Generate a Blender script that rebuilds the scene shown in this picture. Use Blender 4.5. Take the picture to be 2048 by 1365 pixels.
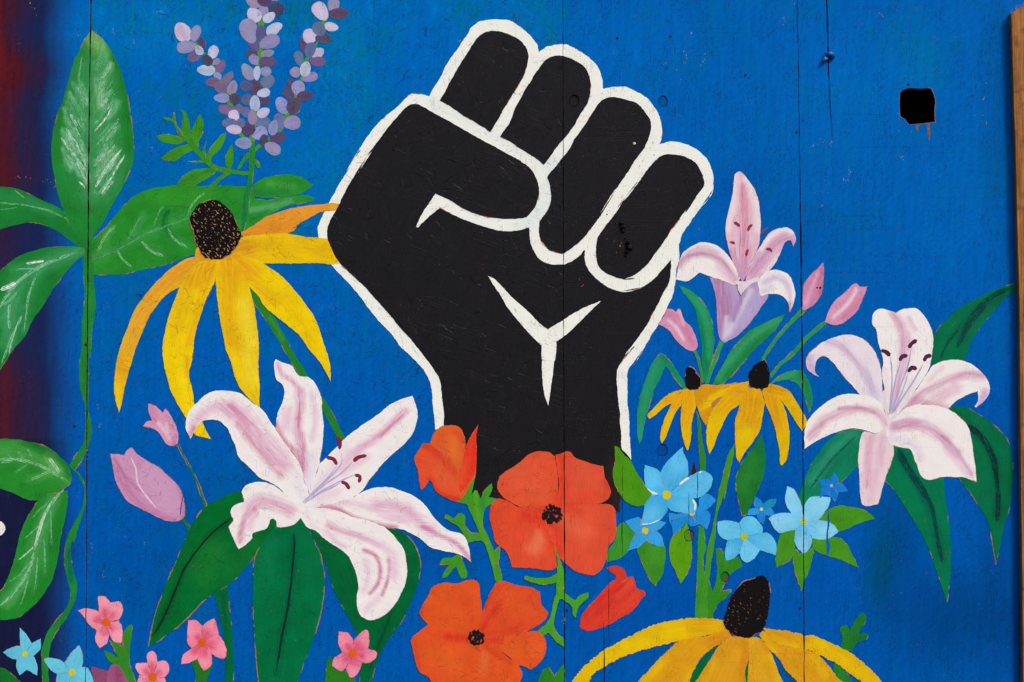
import bpy, math, random
import numpy as np
from mathutils import Vector
from mathutils.geometry import delaunay_2d_cdt

random.seed(7)
RNG = np.random.default_rng(11)
for o in list(bpy.data.objects):
    bpy.data.objects.remove(o)
SC = bpy.context.scene
COL = SC.collection

# ------------------------------------------------------------------ camera, sky, sun, exposure
PX = 0.00129                    # metres of wall per photo pixel (4 ft sheet = 947 px)
CX, CY, ZC = 1024.0, 682.5, 1.5
W_M = 2048 * PX
LENS = 85.0
DIST = LENS / 36.0 * W_M
cam = bpy.data.cameras.new('camera'); cam.lens = LENS; cam.sensor_width = 36.0
cam.clip_end = 200
camo = bpy.data.objects.new('camera', cam); COL.objects.link(camo)
camo.location = (0, -DIST, ZC); camo.rotation_euler = (math.radians(90), 0, 0)
SC.camera = camo

SUN = Vector((0.42, -0.62, 0.66)).normalized()     # from the wall towards the sun
world = bpy.data.worlds.new('World'); SC.world = world; world.use_nodes = True
wt = world.node_tree; wt.nodes.clear()
sky = wt.nodes.new('ShaderNodeTexSky'); sky.sky_type = 'NISHITA'; sky.sun_disc = False
sky.sun_elevation = math.asin(SUN.z); sky.sun_rotation = math.atan2(SUN.x, SUN.y)
sky.air_density = 1.0; sky.dust_density = 4.0; sky.ozone_density = 0.6
bg = wt.nodes.new('ShaderNodeBackground'); bg.inputs[1].default_value = 0.10
wo = wt.nodes.new('ShaderNodeOutputWorld')
wt.links.new(sky.outputs[0], bg.inputs[0]); wt.links.new(bg.outputs[0], wo.inputs[0])
sl = bpy.data.lights.new('sun', 'SUN'); sl.energy = 1.4; sl.angle = math.radians(14)
sl.color = (1.0, 0.965, 0.93)
so = bpy.data.objects.new('sun', sl); COL.objects.link(so)
so.location = SUN * 8
so.rotation_euler = SUN.to_track_quat('Z', 'Y').to_euler()
SC.view_settings.view_transform = 'Standard'; SC.view_settings.look = 'None'
SC.view_settings.exposure = 0.40; SC.view_settings.gamma = 1.0

# ------------------------------------------------------------------ helpers
LAY = 0.00012
NF = [0]
def wx(x): return (x - CX) * PX
def wz(y): return ZC - (y - CY) * PX
def lin(c):
    c = np.asarray(c, float) / 255.0
    return np.where(c <= 0.04045, c / 12.92, ((c + 0.055) / 1.055) ** 2.4)

REG = dict(A=(0,0,3.412), B=(0,350,3.412), C=(0,700,3.412), D=(0,1000,3.74), E=(300,0,4.265), F=(400,300,3.412),
           G=(350,690,3.412), H=(300,965,3.412), I=(620,0,3.412), J=(1020,50,3.412), K=(800,350,3.412),
           L=(800,700,3.412), M=(640,965,3.412), N=(1100,965,3.412), O=(1250,330,3.412), Q=(1250,680,4.265),
           R=(1200,860,4.265), S=(1548,560,3.412), T=(1548,900,3.412), U=(1548,0,3.412), V=(1400,1100,5.12), X=(0,0,1.0))
def pp(s):
    """'G 770,1040! 700,970 ... H 3,4' -> list of (x, y, sharp, notch) on the wall, in photo pixels"""
    out = []; r = REG['X']
    for t in s.split():
        if t in REG: r = REG[t]; continue
        sharp = '!' in t; notch = '|' in t
        t = t.replace('!', '').replace('|', '')
        a = t.split(',')
        out.append((r[0] + float(a[0]) / r[2], r[1] + float(a[1]) / r[2], sharp or notch, notch,
                    float(a[2]) / r[2] if len(a) > 2 else 0.0))
    return out

def smooth(pts, closed=True, step=3.0):
    n = len(pts); out = []
    P = np.array([(p[0], p[1], p[4]) for p in pts], float)
    sh = [p[2] for p in pts]
    rng = range(n if closed else n - 1)
    for i in rng:
        p1, p2 = P[i], P[(i + 1) % n]
        p0 = P[(i - 1) % n] if (closed or i > 0) else p1
        p3 = P[(i + 2) % n] if (closed or i < n - 2) else p2
        m1 = (p2 - p1) if sh[i] else (p2 - p0) * 0.5
        m2 = (p2 - p1) if sh[(i + 1) % n] else (p3 - p1) * 0.5
        L = np.hypot(*(p2 - p1)[:2])
        # keep long/short neighbours from overshooting
        for m in (m1, m2):
            ml = np.hypot(m[0], m[1])
            if ml > 1.3 * L and ml > 0: m *= 1.3 * L / ml
        k = max(1, int(round(L / step)))
        for j in range(k):
            t = j / k; t2 = t * t; t3 = t2 * t
            out.append((2*t3-3*t2+1)*p1 + (t3-2*t2+t)*m1 + (-2*t3+3*t2)*p2 + (t3-t2)*m2)
    if not closed: out.append(P[-1])
    return np.array(out)

def noise1(n, step, rough=12.0, seed=None):
    r = np.random.default_rng(seed if seed is not None else RNG.integers(1 << 30))
    m = max(4, int(n * step / rough) + 3)
    k = r.uniform(-1, 1, m)
    x = np.linspace(0, m - 1.001, n)
    i = x.astype(int); f = x - i; f = f * f * (3 - 2 * f)
    return k[i] * (1 - f) + k[np.minimum(i + 1, m - 1)] * f

_g = np.random.default_rng(5).uniform(0, 1, (256, 256))
def vnoise(x, y):
    xi = np.floor(x).astype(int); yi = np.floor(y).astype(int)
    fx = x - xi; fy = y - yi; fx = fx*fx*(3-2*fx); fy = fy*fy*(3-2*fy)
    a = _g[xi % 256, yi % 256]; b = _g[(xi+1) % 256, yi % 256]; c = _g[xi % 256, (yi+1) % 256]; d = _g[(xi+1) % 256, (yi+1) % 256]
    return (a*(1-fx)+b*fx)*(1-fy) + (c*(1-fx)+d*fx)*fy

def wobble(pts, amp=0.7, closed=True, bristle=0.35):
    n = len(pts)
    if n < 4: return pts
    d = np.roll(pts[:, :2], -1, 0) - np.roll(pts[:, :2], 1, 0)
    l = np.hypot(d[:, 0], d[:, 1]) + 1e-9
    nx, ny = -d[:, 1] / l, d[:, 0] / l
    w = noise1(n, 3, 22) * amp + noise1(n, 3, 8) * amp * 0.6 + RNG.uniform(-1, 1, n) * bristle
    if closed:
        k = min(6, n // 4)
        if k: w[:k] *= np.linspace(0, 1, k); w[-k:] *= np.linspace(1, 0, k)
    q = pts.copy(); q[:, 0] += nx * w; q[:, 1] += ny * w
    return q

def inside(px, py, poly):
    x1 = poly[:, 0]; y1 = poly[:, 1]; x2 = np.roll(x1, -1); y2 = np.roll(y1, -1)
    res = np.zeros(len(px), bool)
    for a, b, c, d in zip(x1, y1, x2, y2):
        if b == d: continue
        m = ((b > py) != (d > py))
        if not m.any(): continue
        xi = (c - a) * (py - b) / (d - b) + a
        res ^= m & (px < xi)
    return res

def distline(px, py, path):
    """distance to a polyline, arc length of nearest point, signed side"""
    best = np.full(len(px), 1e9); S = np.zeros(len(px)); T = np.zeros(len(px)); s0 = 0.0
    ns = len(path) - 2
    for k_, ((ax, ay), (bx, by)) in enumerate(zip(path[:-1], path[1:])):
        dx, dy = bx-ax, by-ay; L = math.hypot(dx, dy) + 1e-9
        t = ((px-ax)*dx + (py-ay)*dy) / (L*L); tc = np.clip(t, 0, 1)
        qx, qy = ax+tc*dx, ay+tc*dy
        d = np.hypot(px-qx, py-qy)
        m = d < best
        best[m] = d[m]
        cr = ((px-ax)*dy - (py-ay)*dx) / L
        lo = (t < 0) & (k_ == 0) | (t > 1) & (k_ == ns)       # run the brushing on straight past both ends
        S[m] = s0 + np.where(lo, t, tc)[m] * L
        T[m] = np.where(lo, cr, np.sign(cr) * d)[m]
        s0 += L
    return best, S, T, s0

# ------------------------------------------------------------------ joints, cracks and the hole cut through boards and paint alike
def band(points):
    p = np.array(points, float); d = np.gradient(p[:, :2], axis=0); l = np.hypot(d[:, 0], d[:, 1])
    nx, ny = -d[:, 1]/l, d[:, 0]/l; h = p[:, 2] / 2
    a = np.c_[p[:, 0]+nx*h, p[:, 1]+ny*h]; b = np.c_[p[:, 0]-nx*h, p[:, 1]-ny*h]
    return np.vstack([a, b[::-1]])
def jag(pts, step=14, amp=0.35):
    s = smooth([(x, y, False, False, w) for x, y, w in pts], False, step)
    s[1:-1, 0] += RNG.uniform(-amp, amp, len(s)-2); s[1:-1, 2] *= RNG.uniform(0.6, 1.5, len(s)-2)
    return s
SEAM1 = jag([(184,-60,2.6),(182,0,2.6),(179.5,150,2.6),(177.5,300,2.8),(176,500,2.6),(174.5,700,2.2),(173.5,900,2.0),(173,1100,1.6),(171,1365,1.4),(170,1430,1.4)])
SEAM2 = jag([(1125.8,-60,1.1),(1126,0,1.1),(1126.4,300,1.3),(1127,600,1.3),(1128,850,1.6),(1129,1100,1.8),(1129.3,1365,1.6),(1129.5,1430,1.6)])
SEAM3 = jag([(1593,-60,1.2),(1594.5,0,1.2),(1597,150,1.2),(1599,300,1.5),(1600.5,400,2.0),(1602,500,2.4),(1604.6,730,2.4),(1606.6,960,2.4),(1608,1300,2.2),(1608,1430,2.2)])
CRACKS = [jag([(1652,-60,2.6),(1653.5,0,2.6),(1656,90,2.6),(1658,160,1.9),(1661,220,1.4),(1665,286,0.5)], 12, .4),
          jag([(1207,1245,0.5),(1208,1290,1.4),(1208.5,1340,1.8),(1209,1430,2.0)], 12, .3),
          jag([(1218,1070,0.4),(1217.8,1150,1.0),(1217.6,1240,1.0),(1218,1292,0.4)], 12, .3),
          jag([(1245,935,0.4),(1244.5,1010,1.1),(1244,1070,1.3),(1245,1112,0.4)], 12, .3),
          jag([(1395,945,1.0),(1395.5,975,1.6),(1394.5,1010,0.8),(1393,1040,0.4)], 10, .4),
          jag([(1378,985,0.5),(1377.5,1015,1.2),(1378,1048,0.5)], 10, .4),
          jag([(1656,1010,0.6),(1656,1050,1.0),(1655.5,1090,0.5)], 10, .3)]
HOLE = smooth(pp('U 878,618! 905,606 940,603 1000,606 1062,604 1086,640 1100,690 1095,750 1098,833! 1062,836! 1000,845! 920,851! 902,822! 862,792! 858,700 862,635'), True, 2.0)[:, :2]
HOLE += RNG.uniform(-.35, .35, HOLE.shape)
PLUGS = [('X 1148.5,202', 10.2, [(34,32,36)], None), ('X 1326,203', 9.4, [(0,84,160)], None), ('X 1325,901', 10.6, [(0,74,150)], None),
         ('X 1378,1071', 10.2, [(74,150,40), (104,60,52)], (1, -.25)), ('X 1450,1154', 9.0, [(24,116,44), (110,70,50)], (.7, .7))]
def plug_ring(s, r, k=1.0, n=44):
    c = pp(s)[0]; a = np.linspace(0, 2*math.pi, n, endpoint=False)
    w = 1 + 0.02*np.sin(a*3+c[0]) + 0.012*np.sin(a*7+c[1])
    return np.c_[c[0]+r*k*w*np.cos(a), c[1]+r*k*1.2*w*np.sin(a)]
CUTS = [plug_ring(p_[0], p_[1]) for p_ in PLUGS] + [band(SEAM1), band(SEAM2), band(SEAM3)] + [band(c) for c in CRACKS] + [HOLE]
CUTB = [(c[:, 0].min(), c[:, 1].min(), c[:, 0].max(), c[:, 1].max()) for c in CUTS]

def tess(outline, step, cuts=True, extra=None):
    ol = outline[:, :2]
    x0, y0 = ol.min(0); x1, y1 = ol.max(0)
    verts = [tuple(p) for p in ol]; n = len(verts)
    edges = [(i, (i + 1) % n) for i in range(n)]
    used = []
    if cuts:
        for c, b in zip(CUTS, CUTB):
            if b[0] > x1 or b[2] < x0 or b[1] > y1 or b[3] < y0: continue
            used.append(c); k = len(verts); verts += [tuple(p) for p in c]
            edges += [(k + i, k + (i + 1) % len(c)) for i in range(len(c))]
    if step:
        gx = np.arange(x0 + step*.5, x1, step); gy = np.arange(y0 + step*.5, y1, step*0.9)
        X, Y = np.meshgrid(gx, gy); X[1::2] += step/2
        X = X.ravel() + RNG.uniform(-.2, .2, X.size)*step; Y = Y.ravel() + RNG.uniform(-.2, .2, Y.size)*step
        m = inside(X, Y, ol); verts += list(zip(X[m], Y[m]))
    vo, _, fo, *_ = delaunay_2d_cdt([Vector(v) for v in verts], edges, [], 0, 1e-4)
    V = np.array([(v[0], v[1]) for v in vo]); Fc = np.array([tuple(f) for f in fo], int)
    cen = V[Fc].mean(1)
    keep = inside(cen[:, 0], cen[:, 1], ol)
    for c in used: keep &= ~inside(cen[:, 0], cen[:, 1], c)
    Fc = Fc[keep]
    a = V[Fc]; ar = (a[:,1,0]-a[:,0,0])*(a[:,2,1]-a[:,0,1]) - (a[:,2,0]-a[:,0,0])*(a[:,1,1]-a[:,0,1])
    Fc[ar > 0] = Fc[ar > 0][:, ::-1]       # image y is down: this makes normals face -Y
    u = np.unique(Fc); mp = -np.ones(len(V), int); mp[u] = np.arange(len(u))
    return V[u], mp[Fc]

def link(name, me, parent=None):
    o = bpy.data.objects.new(name, me); COL.objects.link(o)
    if parent is not None:
        o.parent = parent
        if parent.parent is None: o.location = (-parent.location.x, -parent.location.y, -parent.location.z)
    return o

def mesh_from(name, V, Fc, depth, mat, colr=None, base=None, st=None, back=None):
    me = bpy.data.meshes.new(name)
    n = len(V)
    co = np.zeros((n, 3)); co[:, 0] = wx(V[:, 0]); co[:, 2] = wz(V[:, 1]); co[:, 1] = depth
    faces = [tuple(f) for f in Fc.tolist()]
    if back is not None:                     # give a board its thickness along every boundary, hole and crack
        cnt = {}
        for f in faces:
            for a, b in ((f[0], f[1]), (f[1], f[2]), (f[2], f[0])):
                if (b, a) in cnt: cnt.pop((b, a))
                else: cnt[(a, b)] = 1
        bv = sorted({v for e in cnt for v in e}); idx = {v: n + i for i, v in enumerate(bv)}
        cb = co[bv].copy(); cb[:, 1] = back
        co = np.vstack([co, cb])
        side = [(b, a, idx[a], idx[b]) for a, b in cnt]
        faces += side
        if colr is not None:
            colr = np.vstack([colr, np.tile(lin((120, 78, 44)), (len(bv), 1))])
        if st is not None: st = np.vstack([st, st[bv]])
    me.from_pydata(co.tolist(), [], faces)
    N = len(co)
    if colr is not None:
        a = me.color_attributes.new('pigment', 'FLOAT_COLOR', 'POINT')
        a.data.foreach_set('color', np.c_[colr, np.ones(N)].ravel())
    if base is not None:
        a = me.color_attributes.new('undercoat', 'FLOAT_COLOR', 'POINT')
        b = np.tile(np.r_[base, 1.0], (N, 1)); a.data.foreach_set('color', b.ravel())
    if st is not None:
        a = me.attributes.new('brush', 'FLOAT_VECTOR', 'POINT')
        a.data.foreach_set('vector', np.c_[st, np.zeros(N)].ravel())
    me.materials.append(mat)
    if back is not None:
        me.materials.append(MAT['raw_wood'])
        mi = np.zeros(len(faces), int); mi[len(Fc):] = 1
        me.polygons.foreach_set('material_index', mi)
    me.update()
    return me

BARE = {}        # per parent: bare wood slivers along paint edges
def bare(parent, ol, layer, amount=0.5, width=1.6, dark=False):
    BARE.setdefault(id(parent), [parent, [], layer])
    r = BARE[id(parent)]; r[1].append((ol[:, :2], amount, width, layer))

def film(name, pts, col, layer, parent, acc=(), spine=None, step=5.0, mat=None, amp=0.7, bristle=0.35, edge=0.5,
         under=None, ewidth=1.5, vary=0.0, label=None, openol=None):
    """a film of paint on the boards: outline, pigment, brushed-in accents"""
    NF[0] += 1; layer = layer + (NF[0] % 29) * 0.009
    if isinstance(pts, str): pts = pp(pts)
    ol = smooth(pts) if isinstance(pts, list) else pts
    ol = wobble(ol, amp, bristle=bristle)
    V, Fc = tess(ol, step)
    base = lin(col)
    if name == 'leaf' and not vary: vary = 0.12
    C = np.tile(base, (len(V), 1))
    if vary:
        nz = vnoise(V[:, 0]/26+layer, V[:, 1]/26) - 0.5
        C *= (1 + nz[:, None] * vary * 2)
    sp = None
    for a in acc:
        path = smooth(pp(a[0]), False, 8)
        pth = [tuple(p[:2]) for p in path]
        if sp is None or len(pth) > len(sp): sp = pth
        d, S, T, Lg = distline(V[:, 0], V[:, 1], pth)
        wd = a[1] * 1.35
        nz = vnoise(T/2.6 + layer*3.1, S/38.0) * 0.8 + vnoise(V[:, 0]/9, V[:, 1]/9) * 0.4
        k = np.clip(1 - (d / wd) * (0.60 + 0.70*nz), 0, 1)
        k = k*k*(3-2*k) * a[3]
        C = C*(1-k[:, None]) + lin(a[2])*k[:, None]
    if spine: sp = [tuple(p[:2]) for p in smooth(pp(spine), False, 10)]
    if sp is None:
        c = ol[:, :2].mean(0); q = ol[:, :2] - c; w, ev = np.linalg.eigh(q.T @ q); v = ev[:, 1]
        sp = [tuple(c - v*200), tuple(c + v*200)]
    _, S, T, _ = distline(V[:, 0], V[:, 1], sp)
    st = np.c_[S + layer*37.0, T + layer*11.0] / 100.0
    mat = mat or (MAT['blended_paint'] if parent.name.startswith(('painted_lily', 'painted_bud')) and name in ('petal', 'bud', 'throat', 'lip') else MAT['paint'])
    sfx = '_strand' if (V[:, 0].min() > 178 and V[:, 0].max() < 1127) else '_ply' if (V[:, 0].min() > 1127 or V[:, 0].max() < 178) else ''
    mat = MAT.get(mat.name + sfx, mat)
    me = mesh_from(name, V, Fc, -LAY*layer, mat, C, lin(under) if under is not None else base, st)
    o = link(name, me, parent)
    if label: o['label'] = label
    if edge: bare(parent if parent.parent is None else parent.parent, ol, layer, edge, ewidth)
    return o

def ribbon_outline(pts, taper=True):
    s = smooth(pts, False, 4); n = len(s)
    d = np.gradient(s[:, :2], axis=0) if n > 2 else np.tile(s[-1, :2]-s[0, :2], (n, 1))
    l = np.hypot(d[:, 0], d[:, 1])+1e-9; nx, ny = -d[:, 1]/l, d[:, 0]/l
    h = s[:, 2]/2
    if taper == 'round':
        t = np.linspace(-1, 1, n); h = h*np.sqrt(np.clip(1.02-t**6, 0.02, 1))*(1+.12*noise1(n, 4, 10))
    elif taper:
        t = np.linspace(0, 1, n); h = h*np.clip(np.minimum(t*8+.15, (1-t)*5+.1), 0, 1)
    a = np.c_[s[:, 0]+nx*h, s[:, 1]+ny*h, h*0]; b = np.c_[s[:, 0]-nx*h, s[:, 1]-ny*h, h*0]
    return np.vstack([a, b[::-1]])

def stroke(name, s, col, layer, parent, taper=True, width=None, edge=0.0, amp=0.3, step=0, **kw):
    pts = pp(s)
    if width is not None: pts = [(p[0], p[1], p[2], p[3], width) for p in pts]
    ol = ribbon_outline(pts, taper)
    return film(name, ol, col, layer, parent, edge=edge, amp=amp, bristle=0.2, step=step, **kw)

def thing(name, label, cat, at=(1024, 682), group=None):
    o = bpy.data.objects.new(name, None); COL.objects.link(o)
    o.empty_display_size = 0.03
    o.location = (wx(at[0]), 0, wz(at[1]))
    o['label'] = label; o['category'] = cat
    if group: o['group'] = group
    return o

def flower(parent, s, cen, col, layer, cols=None, deep=None, name='petal', edge=0.5, deepw=0.35, amp=0.7, light=None):
    """petals = outline cut at its notches, each petal a film of its own meeting at the centre"""
    pts = pp(s); c = pp(cen)[0]
    n = len(pts); k0 = next(i for i in range(n) if pts[i][3])
    pts = pts[k0:] + pts[:k0] + [pts[k0]]
    segs = []; cur = [pts[0]]
    for p in pts[1:]:
        cur.append(p)
        if p[3]: segs.append(cur); cur = [p]
    for i, sg in enumerate(segs):
        q = [(c[0], c[1], True, False, 0)] + [(p[0], p[1], p[2] if 0 < j < len(sg)-1 else True, False, 0) for j, p in enumerate(sg)]
        m = np.mean([(p[0], p[1]) for p in sg], 0)
        cc = cols[i % len(cols)] if cols else tuple(np.clip(np.array(col) + RNG.uniform(-7, 7), 0, 255))
        acc = []
        R = math.hypot(m[0]-c[0], m[1]-c[1])
        tip = (c[0]+(m[0]-c[0])*1.3, c[1]+(m[1]-c[1])*1.3)
        if light is not None: acc.append(('X %.1f,%.1f %.1f,%.1f' % (m[0], m[1], tip[0], tip[1]), R*0.55, light, 0.6))
        if deep is not None: acc.append(('X %.1f,%.1f %.1f,%.1f' % (c[0], c[1], c[0]+(m[0]-c[0])*.5, c[1]+(m[1]-c[1])*.5), R*deepw, deep, 0.85))
        film(name, q, cc, layer + 0.3*i, parent, acc=acc, spine='X %.1f,%.1f %.1f,%.1f' % (c[0], c[1], tip[0], tip[1]), edge=edge, amp=amp, step=4, vary=.06)

def disc(name, s, r, col, layer, parent, squash=1.0, **kw):
    c = pp(s)[0]; n = max(10, int(r*2.2))
    a = np.linspace(0, 2*math.pi, n, endpoint=False)
    rr = r * (1 + 0.10*noise1(n, 3, 6))
    ol = np.c_[c[0]+rr*np.cos(a), c[1]+rr*np.sin(a)*squash, a*0]
    return film(name, ol, col, layer, parent, amp=0.15, edge=0, step=3, **kw)

# ------------------------------------------------------------------ materials
MAT = {}
class NT:
    def __init__(s, nt): s.t = nt
    def n(s, ty, **kw):
        d = s.t.nodes.new(ty)
        ins = kw.pop('ins', {})
        for k, v in kw.items(): setattr(d, k, v)
        for k, v in ins.items():
            if isinstance(v, bpy.types.NodeSocket): s.t.links.new(v, d.inputs[k])
            else: d.inputs[k].default_value = v
        return d
    def m(s, op, a, b=None, c=None, clamp=False):
        d = s.n('ShaderNodeMath', operation=op, use_clamp=clamp)
        for i, v in enumerate((a, b, c)):
            if v is None: continue
            if isinstance(v, bpy.types.NodeSocket): s.t.links.new(v, d.inputs[i])
            else: d.inputs[i].default_value = v
        return d.outputs[0]
    def mr(s, v, a, b, c=0.0, d=1.0):
        return s.n('ShaderNodeMapRange', ins={'Value': v, 'From Min': a, 'From Max': b, 'To Min': c, 'To Max': d}).outputs[0]
    def mix(s, f, a, b, bt='MIX'):
        d = s.n('ShaderNodeMix', data_type='RGBA', blend_type=bt)
        for i, v in ((0, f), (6, a), (7, b)):
            if isinstance(v, bpy.types.NodeSocket): s.t.links.new(v, d.inputs[i])
            else: d.inputs[i].default_value = v
        return d.outputs[2]
    def noise(s, vec, sc=1.0, det=2.0, ro=0.5, dim='2D'):
        return s.n('ShaderNodeTexNoise', noise_dimensions=dim, ins={'Vector': vec, 'Scale': sc, 'Detail': det, 'Roughness': ro}).outputs[0]
    def mapp(s, vec, rot=0.0, sc=(1, 1, 1), loc=(0, 0, 0)):
        if rot:        # turn first, then stretch
            vec = s.n('ShaderNodeVectorRotate', rotation_type='Z_AXIS', ins={'Vector': vec, 'Angle': rot}).outputs[0]; rot = 0.0
        return s.n('ShaderNodeMapping', ins={'Vector': vec, 'Rotation': (0, 0, rot), 'Scale': sc, 'Location': loc}).outputs[0]

def relief_group(mode='both'):
    """strand board and plywood relief shared by boards and every film of paint on them: height, crevices, bare flecks"""
    g = bpy.data.node_groups.new('board_relief_' + mode, 'ShaderNodeTree')
    for nm, ty in (('Height', 'NodeSocketFloat'), ('Crevice', 'NodeSocketFloat'), ('Bare', 'NodeSocketFloat'),
                   ('Flake', 'NodeSocketFloat'), ('Strand', 'NodeSocketFloat'), ('Coord', 'NodeSocketVector')):
        g.interface.new_socket(nm, in_out='OUTPUT', socket_type=ty)
    t = NT(g); out = t.n('NodeGroupOutput')
    geo = t.n('ShaderNodeNewGeometry')
    sep = t.n('ShaderNodeSeparateXYZ', ins={0: geo.outputs['Position']})
    X = t.m('MULTIPLY', sep.outputs[0], 1/PX); Y = t.m('MULTIPLY', sep.outputs[2], 1/PX)
    P = t.n('ShaderNodeCombineXYZ', ins={0: X, 1: Y}).outputs[0]
    # oriented strand board between the first two joints
    osb = t.m('MULTIPLY', t.m('GREATER_THAN', X, 178-CX), t.m('LESS_THAN', X, 1127.5-CX))
    H = None; CR = None; FL = None
    for k, (rot, sx, sy, off) in enumerate(((0.35, 1/74, 1/17, 0), (1.45, 1/60, 1/15, 300), (2.5, 1/84, 1/20, 700))):
        v = t.mapp(P, rot, (sx, sy, 1), (off, off*.7, 0))
        wv = t.n('ShaderNodeVectorMath', operation='ADD', ins={0: v, 1: t.n('ShaderNodeVectorMath', operation='SCALE', ins={0: t.n('ShaderNodeTexNoise', noise_dimensions='2D', ins={'Vector': P, 'Scale': 0.03, 'Detail': 1.0}).outputs[1], 'Scale': 0.5}).outputs[0]}).outputs[0]
        vo = t.n('ShaderNodeTexVoronoi', voronoi_dimensions='2D', ins={'Vector': wv, 'Scale': 1.0, 'Randomness': 0.9})
        ve = t.n('ShaderNodeTexVoronoi', voronoi_dimensions='2D', feature='DISTANCE_TO_EDGE', ins={'Vector': wv, 'Scale': 1.0, 'Randomness': 0.9})
        rs = t.n('ShaderNodeSeparateColor', ins={0: vo.outputs['Color']})
        vis = t.m('GREATER_THAN', rs.outputs[0], 0.62)
        grain = t.noise(t.mapp(P, rot, (1/60, 1/2.6, 1)), 1.0, 3.0, .6)
        h = t.m('MULTIPLY', vis, t.m('ADD', t.m('MULTIPLY', rs.outputs[1], 0.7), t.m('MULTIPLY', grain, 0.7)))
        msk = t.mr(t.noise(t.mapp(P, 0, (1/30, 1/30, 1), (off, 0, 0)), 1.0, 2.0), 0.56, 0.62)
        edge = t.m('MULTIPLY', t.m('MULTIPLY', t.mr(ve.outputs[0], 0.0, 0.034, 1.0, 0.0), vis), msk)
        # clusters of short scratches where strands have lifted
        sc = t.mr(t.noise(t.mapp(P, rot + 1.2, (1/17, 1/1.9, 1), (off, 9, 0)), 1.0, 1.0), 0.67, 0.72)
        clus = t.m('MULTIPLY', t.m('GREATER_THAN', rs.outputs[2], 0.74), t.mr(t.noise(t.mapp(P, 0, (1/60, 1/60, 1), (0, off, 0)), 1.0, 1.0), 0.5, 0.58))
        e2 = t.m('MULTIPLY', sc, clus)
        cr = t.m('MAXIMUM', edge, e2)
        H = h if H is None else t.m('MAXIMUM', H, h)
        CR = cr if CR is None else t.m('MAXIMUM', CR, cr)
        FL = rs.outputs[1] if FL is None else t.m('MULTIPLY_ADD', t.m('SUBTRACT', rs.outputs[1], FL), vis, FL)
    # plywood elsewhere: vertical grain pits, sanding lines across
    grain = t.noise(t.mapp(P, 0, (1/2.3, 1/24, 1)), 1.0, 2.0, .6)
    gm = t.mr(t.noise(t.mapp(P, 0, (1/45, 1/80, 1)), 1.0, 2.0), 0.42, 0.58)
    pit = t.m('MULTIPLY', t.mr(grain, 0.62, 0.72), gm)
    wig = t.noise(t.mapp(P, 0, (1/7, 1/5, 1)), 1.0, 1.0)
    pit2 = t.m('MULTIPLY', t.mr(wig, 0.67, 0.74), gm)
    line = t.mr(t.noise(t.mapp(P, 0, (1/500, 1/2.2, 1)), 1.0, 1.0), 0.70, 0.76)
    lm = t.mr(t.noise(t.mapp(P, 0, (1/160, 1/46, 1), (50, 3, 0)), 1.0, 1.0), 0.52, 0.64)
    ln = t.m('MULTIPLY', line, lm)
    fine = t.noise(t.mapp(P, 0, (1/1.4, 1/14, 1)), 1.0, 2.0, .6)
    Hp = t.m('SUBTRACT', t.m('MULTIPLY', fine, 0.35), t.m('MULTIPLY', ln, .35))
    Cp = t.m('MAXIMUM', t.m('MULTIPLY', pit, 0.7), t.m('MAXIMUM', t.m('MULTIPLY', pit2, 0.5), t.m('MULTIPLY', ln, 0.35)))
    inv = t.m('SUBTRACT', 1.0, osb)
    if mode == 'both':
        Hh = t.m('ADD', t.m('MULTIPLY', H, osb), t.m('MULTIPLY', Hp, inv))
        Cc = t.m('ADD', t.m('MULTIPLY', CR, osb), t.m('MULTIPLY', Cp, inv))
    elif mode == 'strand': Hh, Cc = H, CR
    else: Hh, Cc = Hp, Cp
    # bristle marks and orange peel over both
    peel = t.noise(P, 0.35, 2.0, .6)
    Hh = t.m('ADD', Hh, t.m('MULTIPLY', peel, 0.25))
    Hh = t.m('SUBTRACT', Hh, t.m('MULTIPLY', Cc, 0.9))
    b1 = t.mr(t.noise(t.mapp(P, 0, (1/2.6, 1/4.5, 1)), 1.0, 1.0), 0.72, 0.75)
    b2 = t.mr(t.noise(t.mapp(P, 0, (1/38, 1/38, 1), (77, 5, 0)), 1.0, 2.0), 0.655, 0.70)
    Bb = t.m('MULTIPLY', b1, b2)
    L = g.links
    L.new(Hh, out.inputs['Height']); L.new(Cc, out.inputs['Crevice']); L.new(Bb, out.inputs['Bare'])
    L.new(FL, out.inputs['Flake']); L.new(osb, out.inputs['Strand']); L.new(P, out.inputs['Coord'])
    return g
RGS = {k: relief_group(k) for k in ('both', 'strand', 'ply')}
RG = RGS['both']

def base_mat(name):
    m = bpy.data.materials.new(name); m.use_nodes = True; nt = m.node_tree; nt.nodes.clear()
    t = NT(nt); o = t.n('ShaderNodeOutputMaterial'); b = t.n('ShaderNodeBsdfPrincipled')
    nt.links.new(b.outputs[0], o.inputs[0]); MAT[name] = m
    return m, t, b
BAREC = (*lin((176, 128, 84)), 1)
def finish(t, b, colour, rough, grp, bump=0.35, dist=0.0012, crev=0.62, barek=0.3, spec=0.015):
    dark = t.mix(t.m('MULTIPLY', grp.outputs['Crevice'], crev), colour, (0.006, 0.006, 0.01, 1))  # crevices darkened in the colour: dirt plus the shade that bump lacks
    fin = t.mix(t.m('MULTIPLY', grp.outputs['Bare'], barek), dark, BAREC)
    bm = t.n('ShaderNodeBump', ins={'Height': grp.outputs['Height'], 'Strength': bump, 'Distance': dist})
    L = t.t.links
    L.new(fin, b.inputs['Base Color']); L.new(bm.outputs[0], b.inputs['Normal'])
    if isinstance(rough, float): b.inputs['Roughness'].default_value = rough
    else: L.new(rough, b.inputs['Roughness'])
    b.inputs['Specular IOR Level'].default_value = spec

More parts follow.
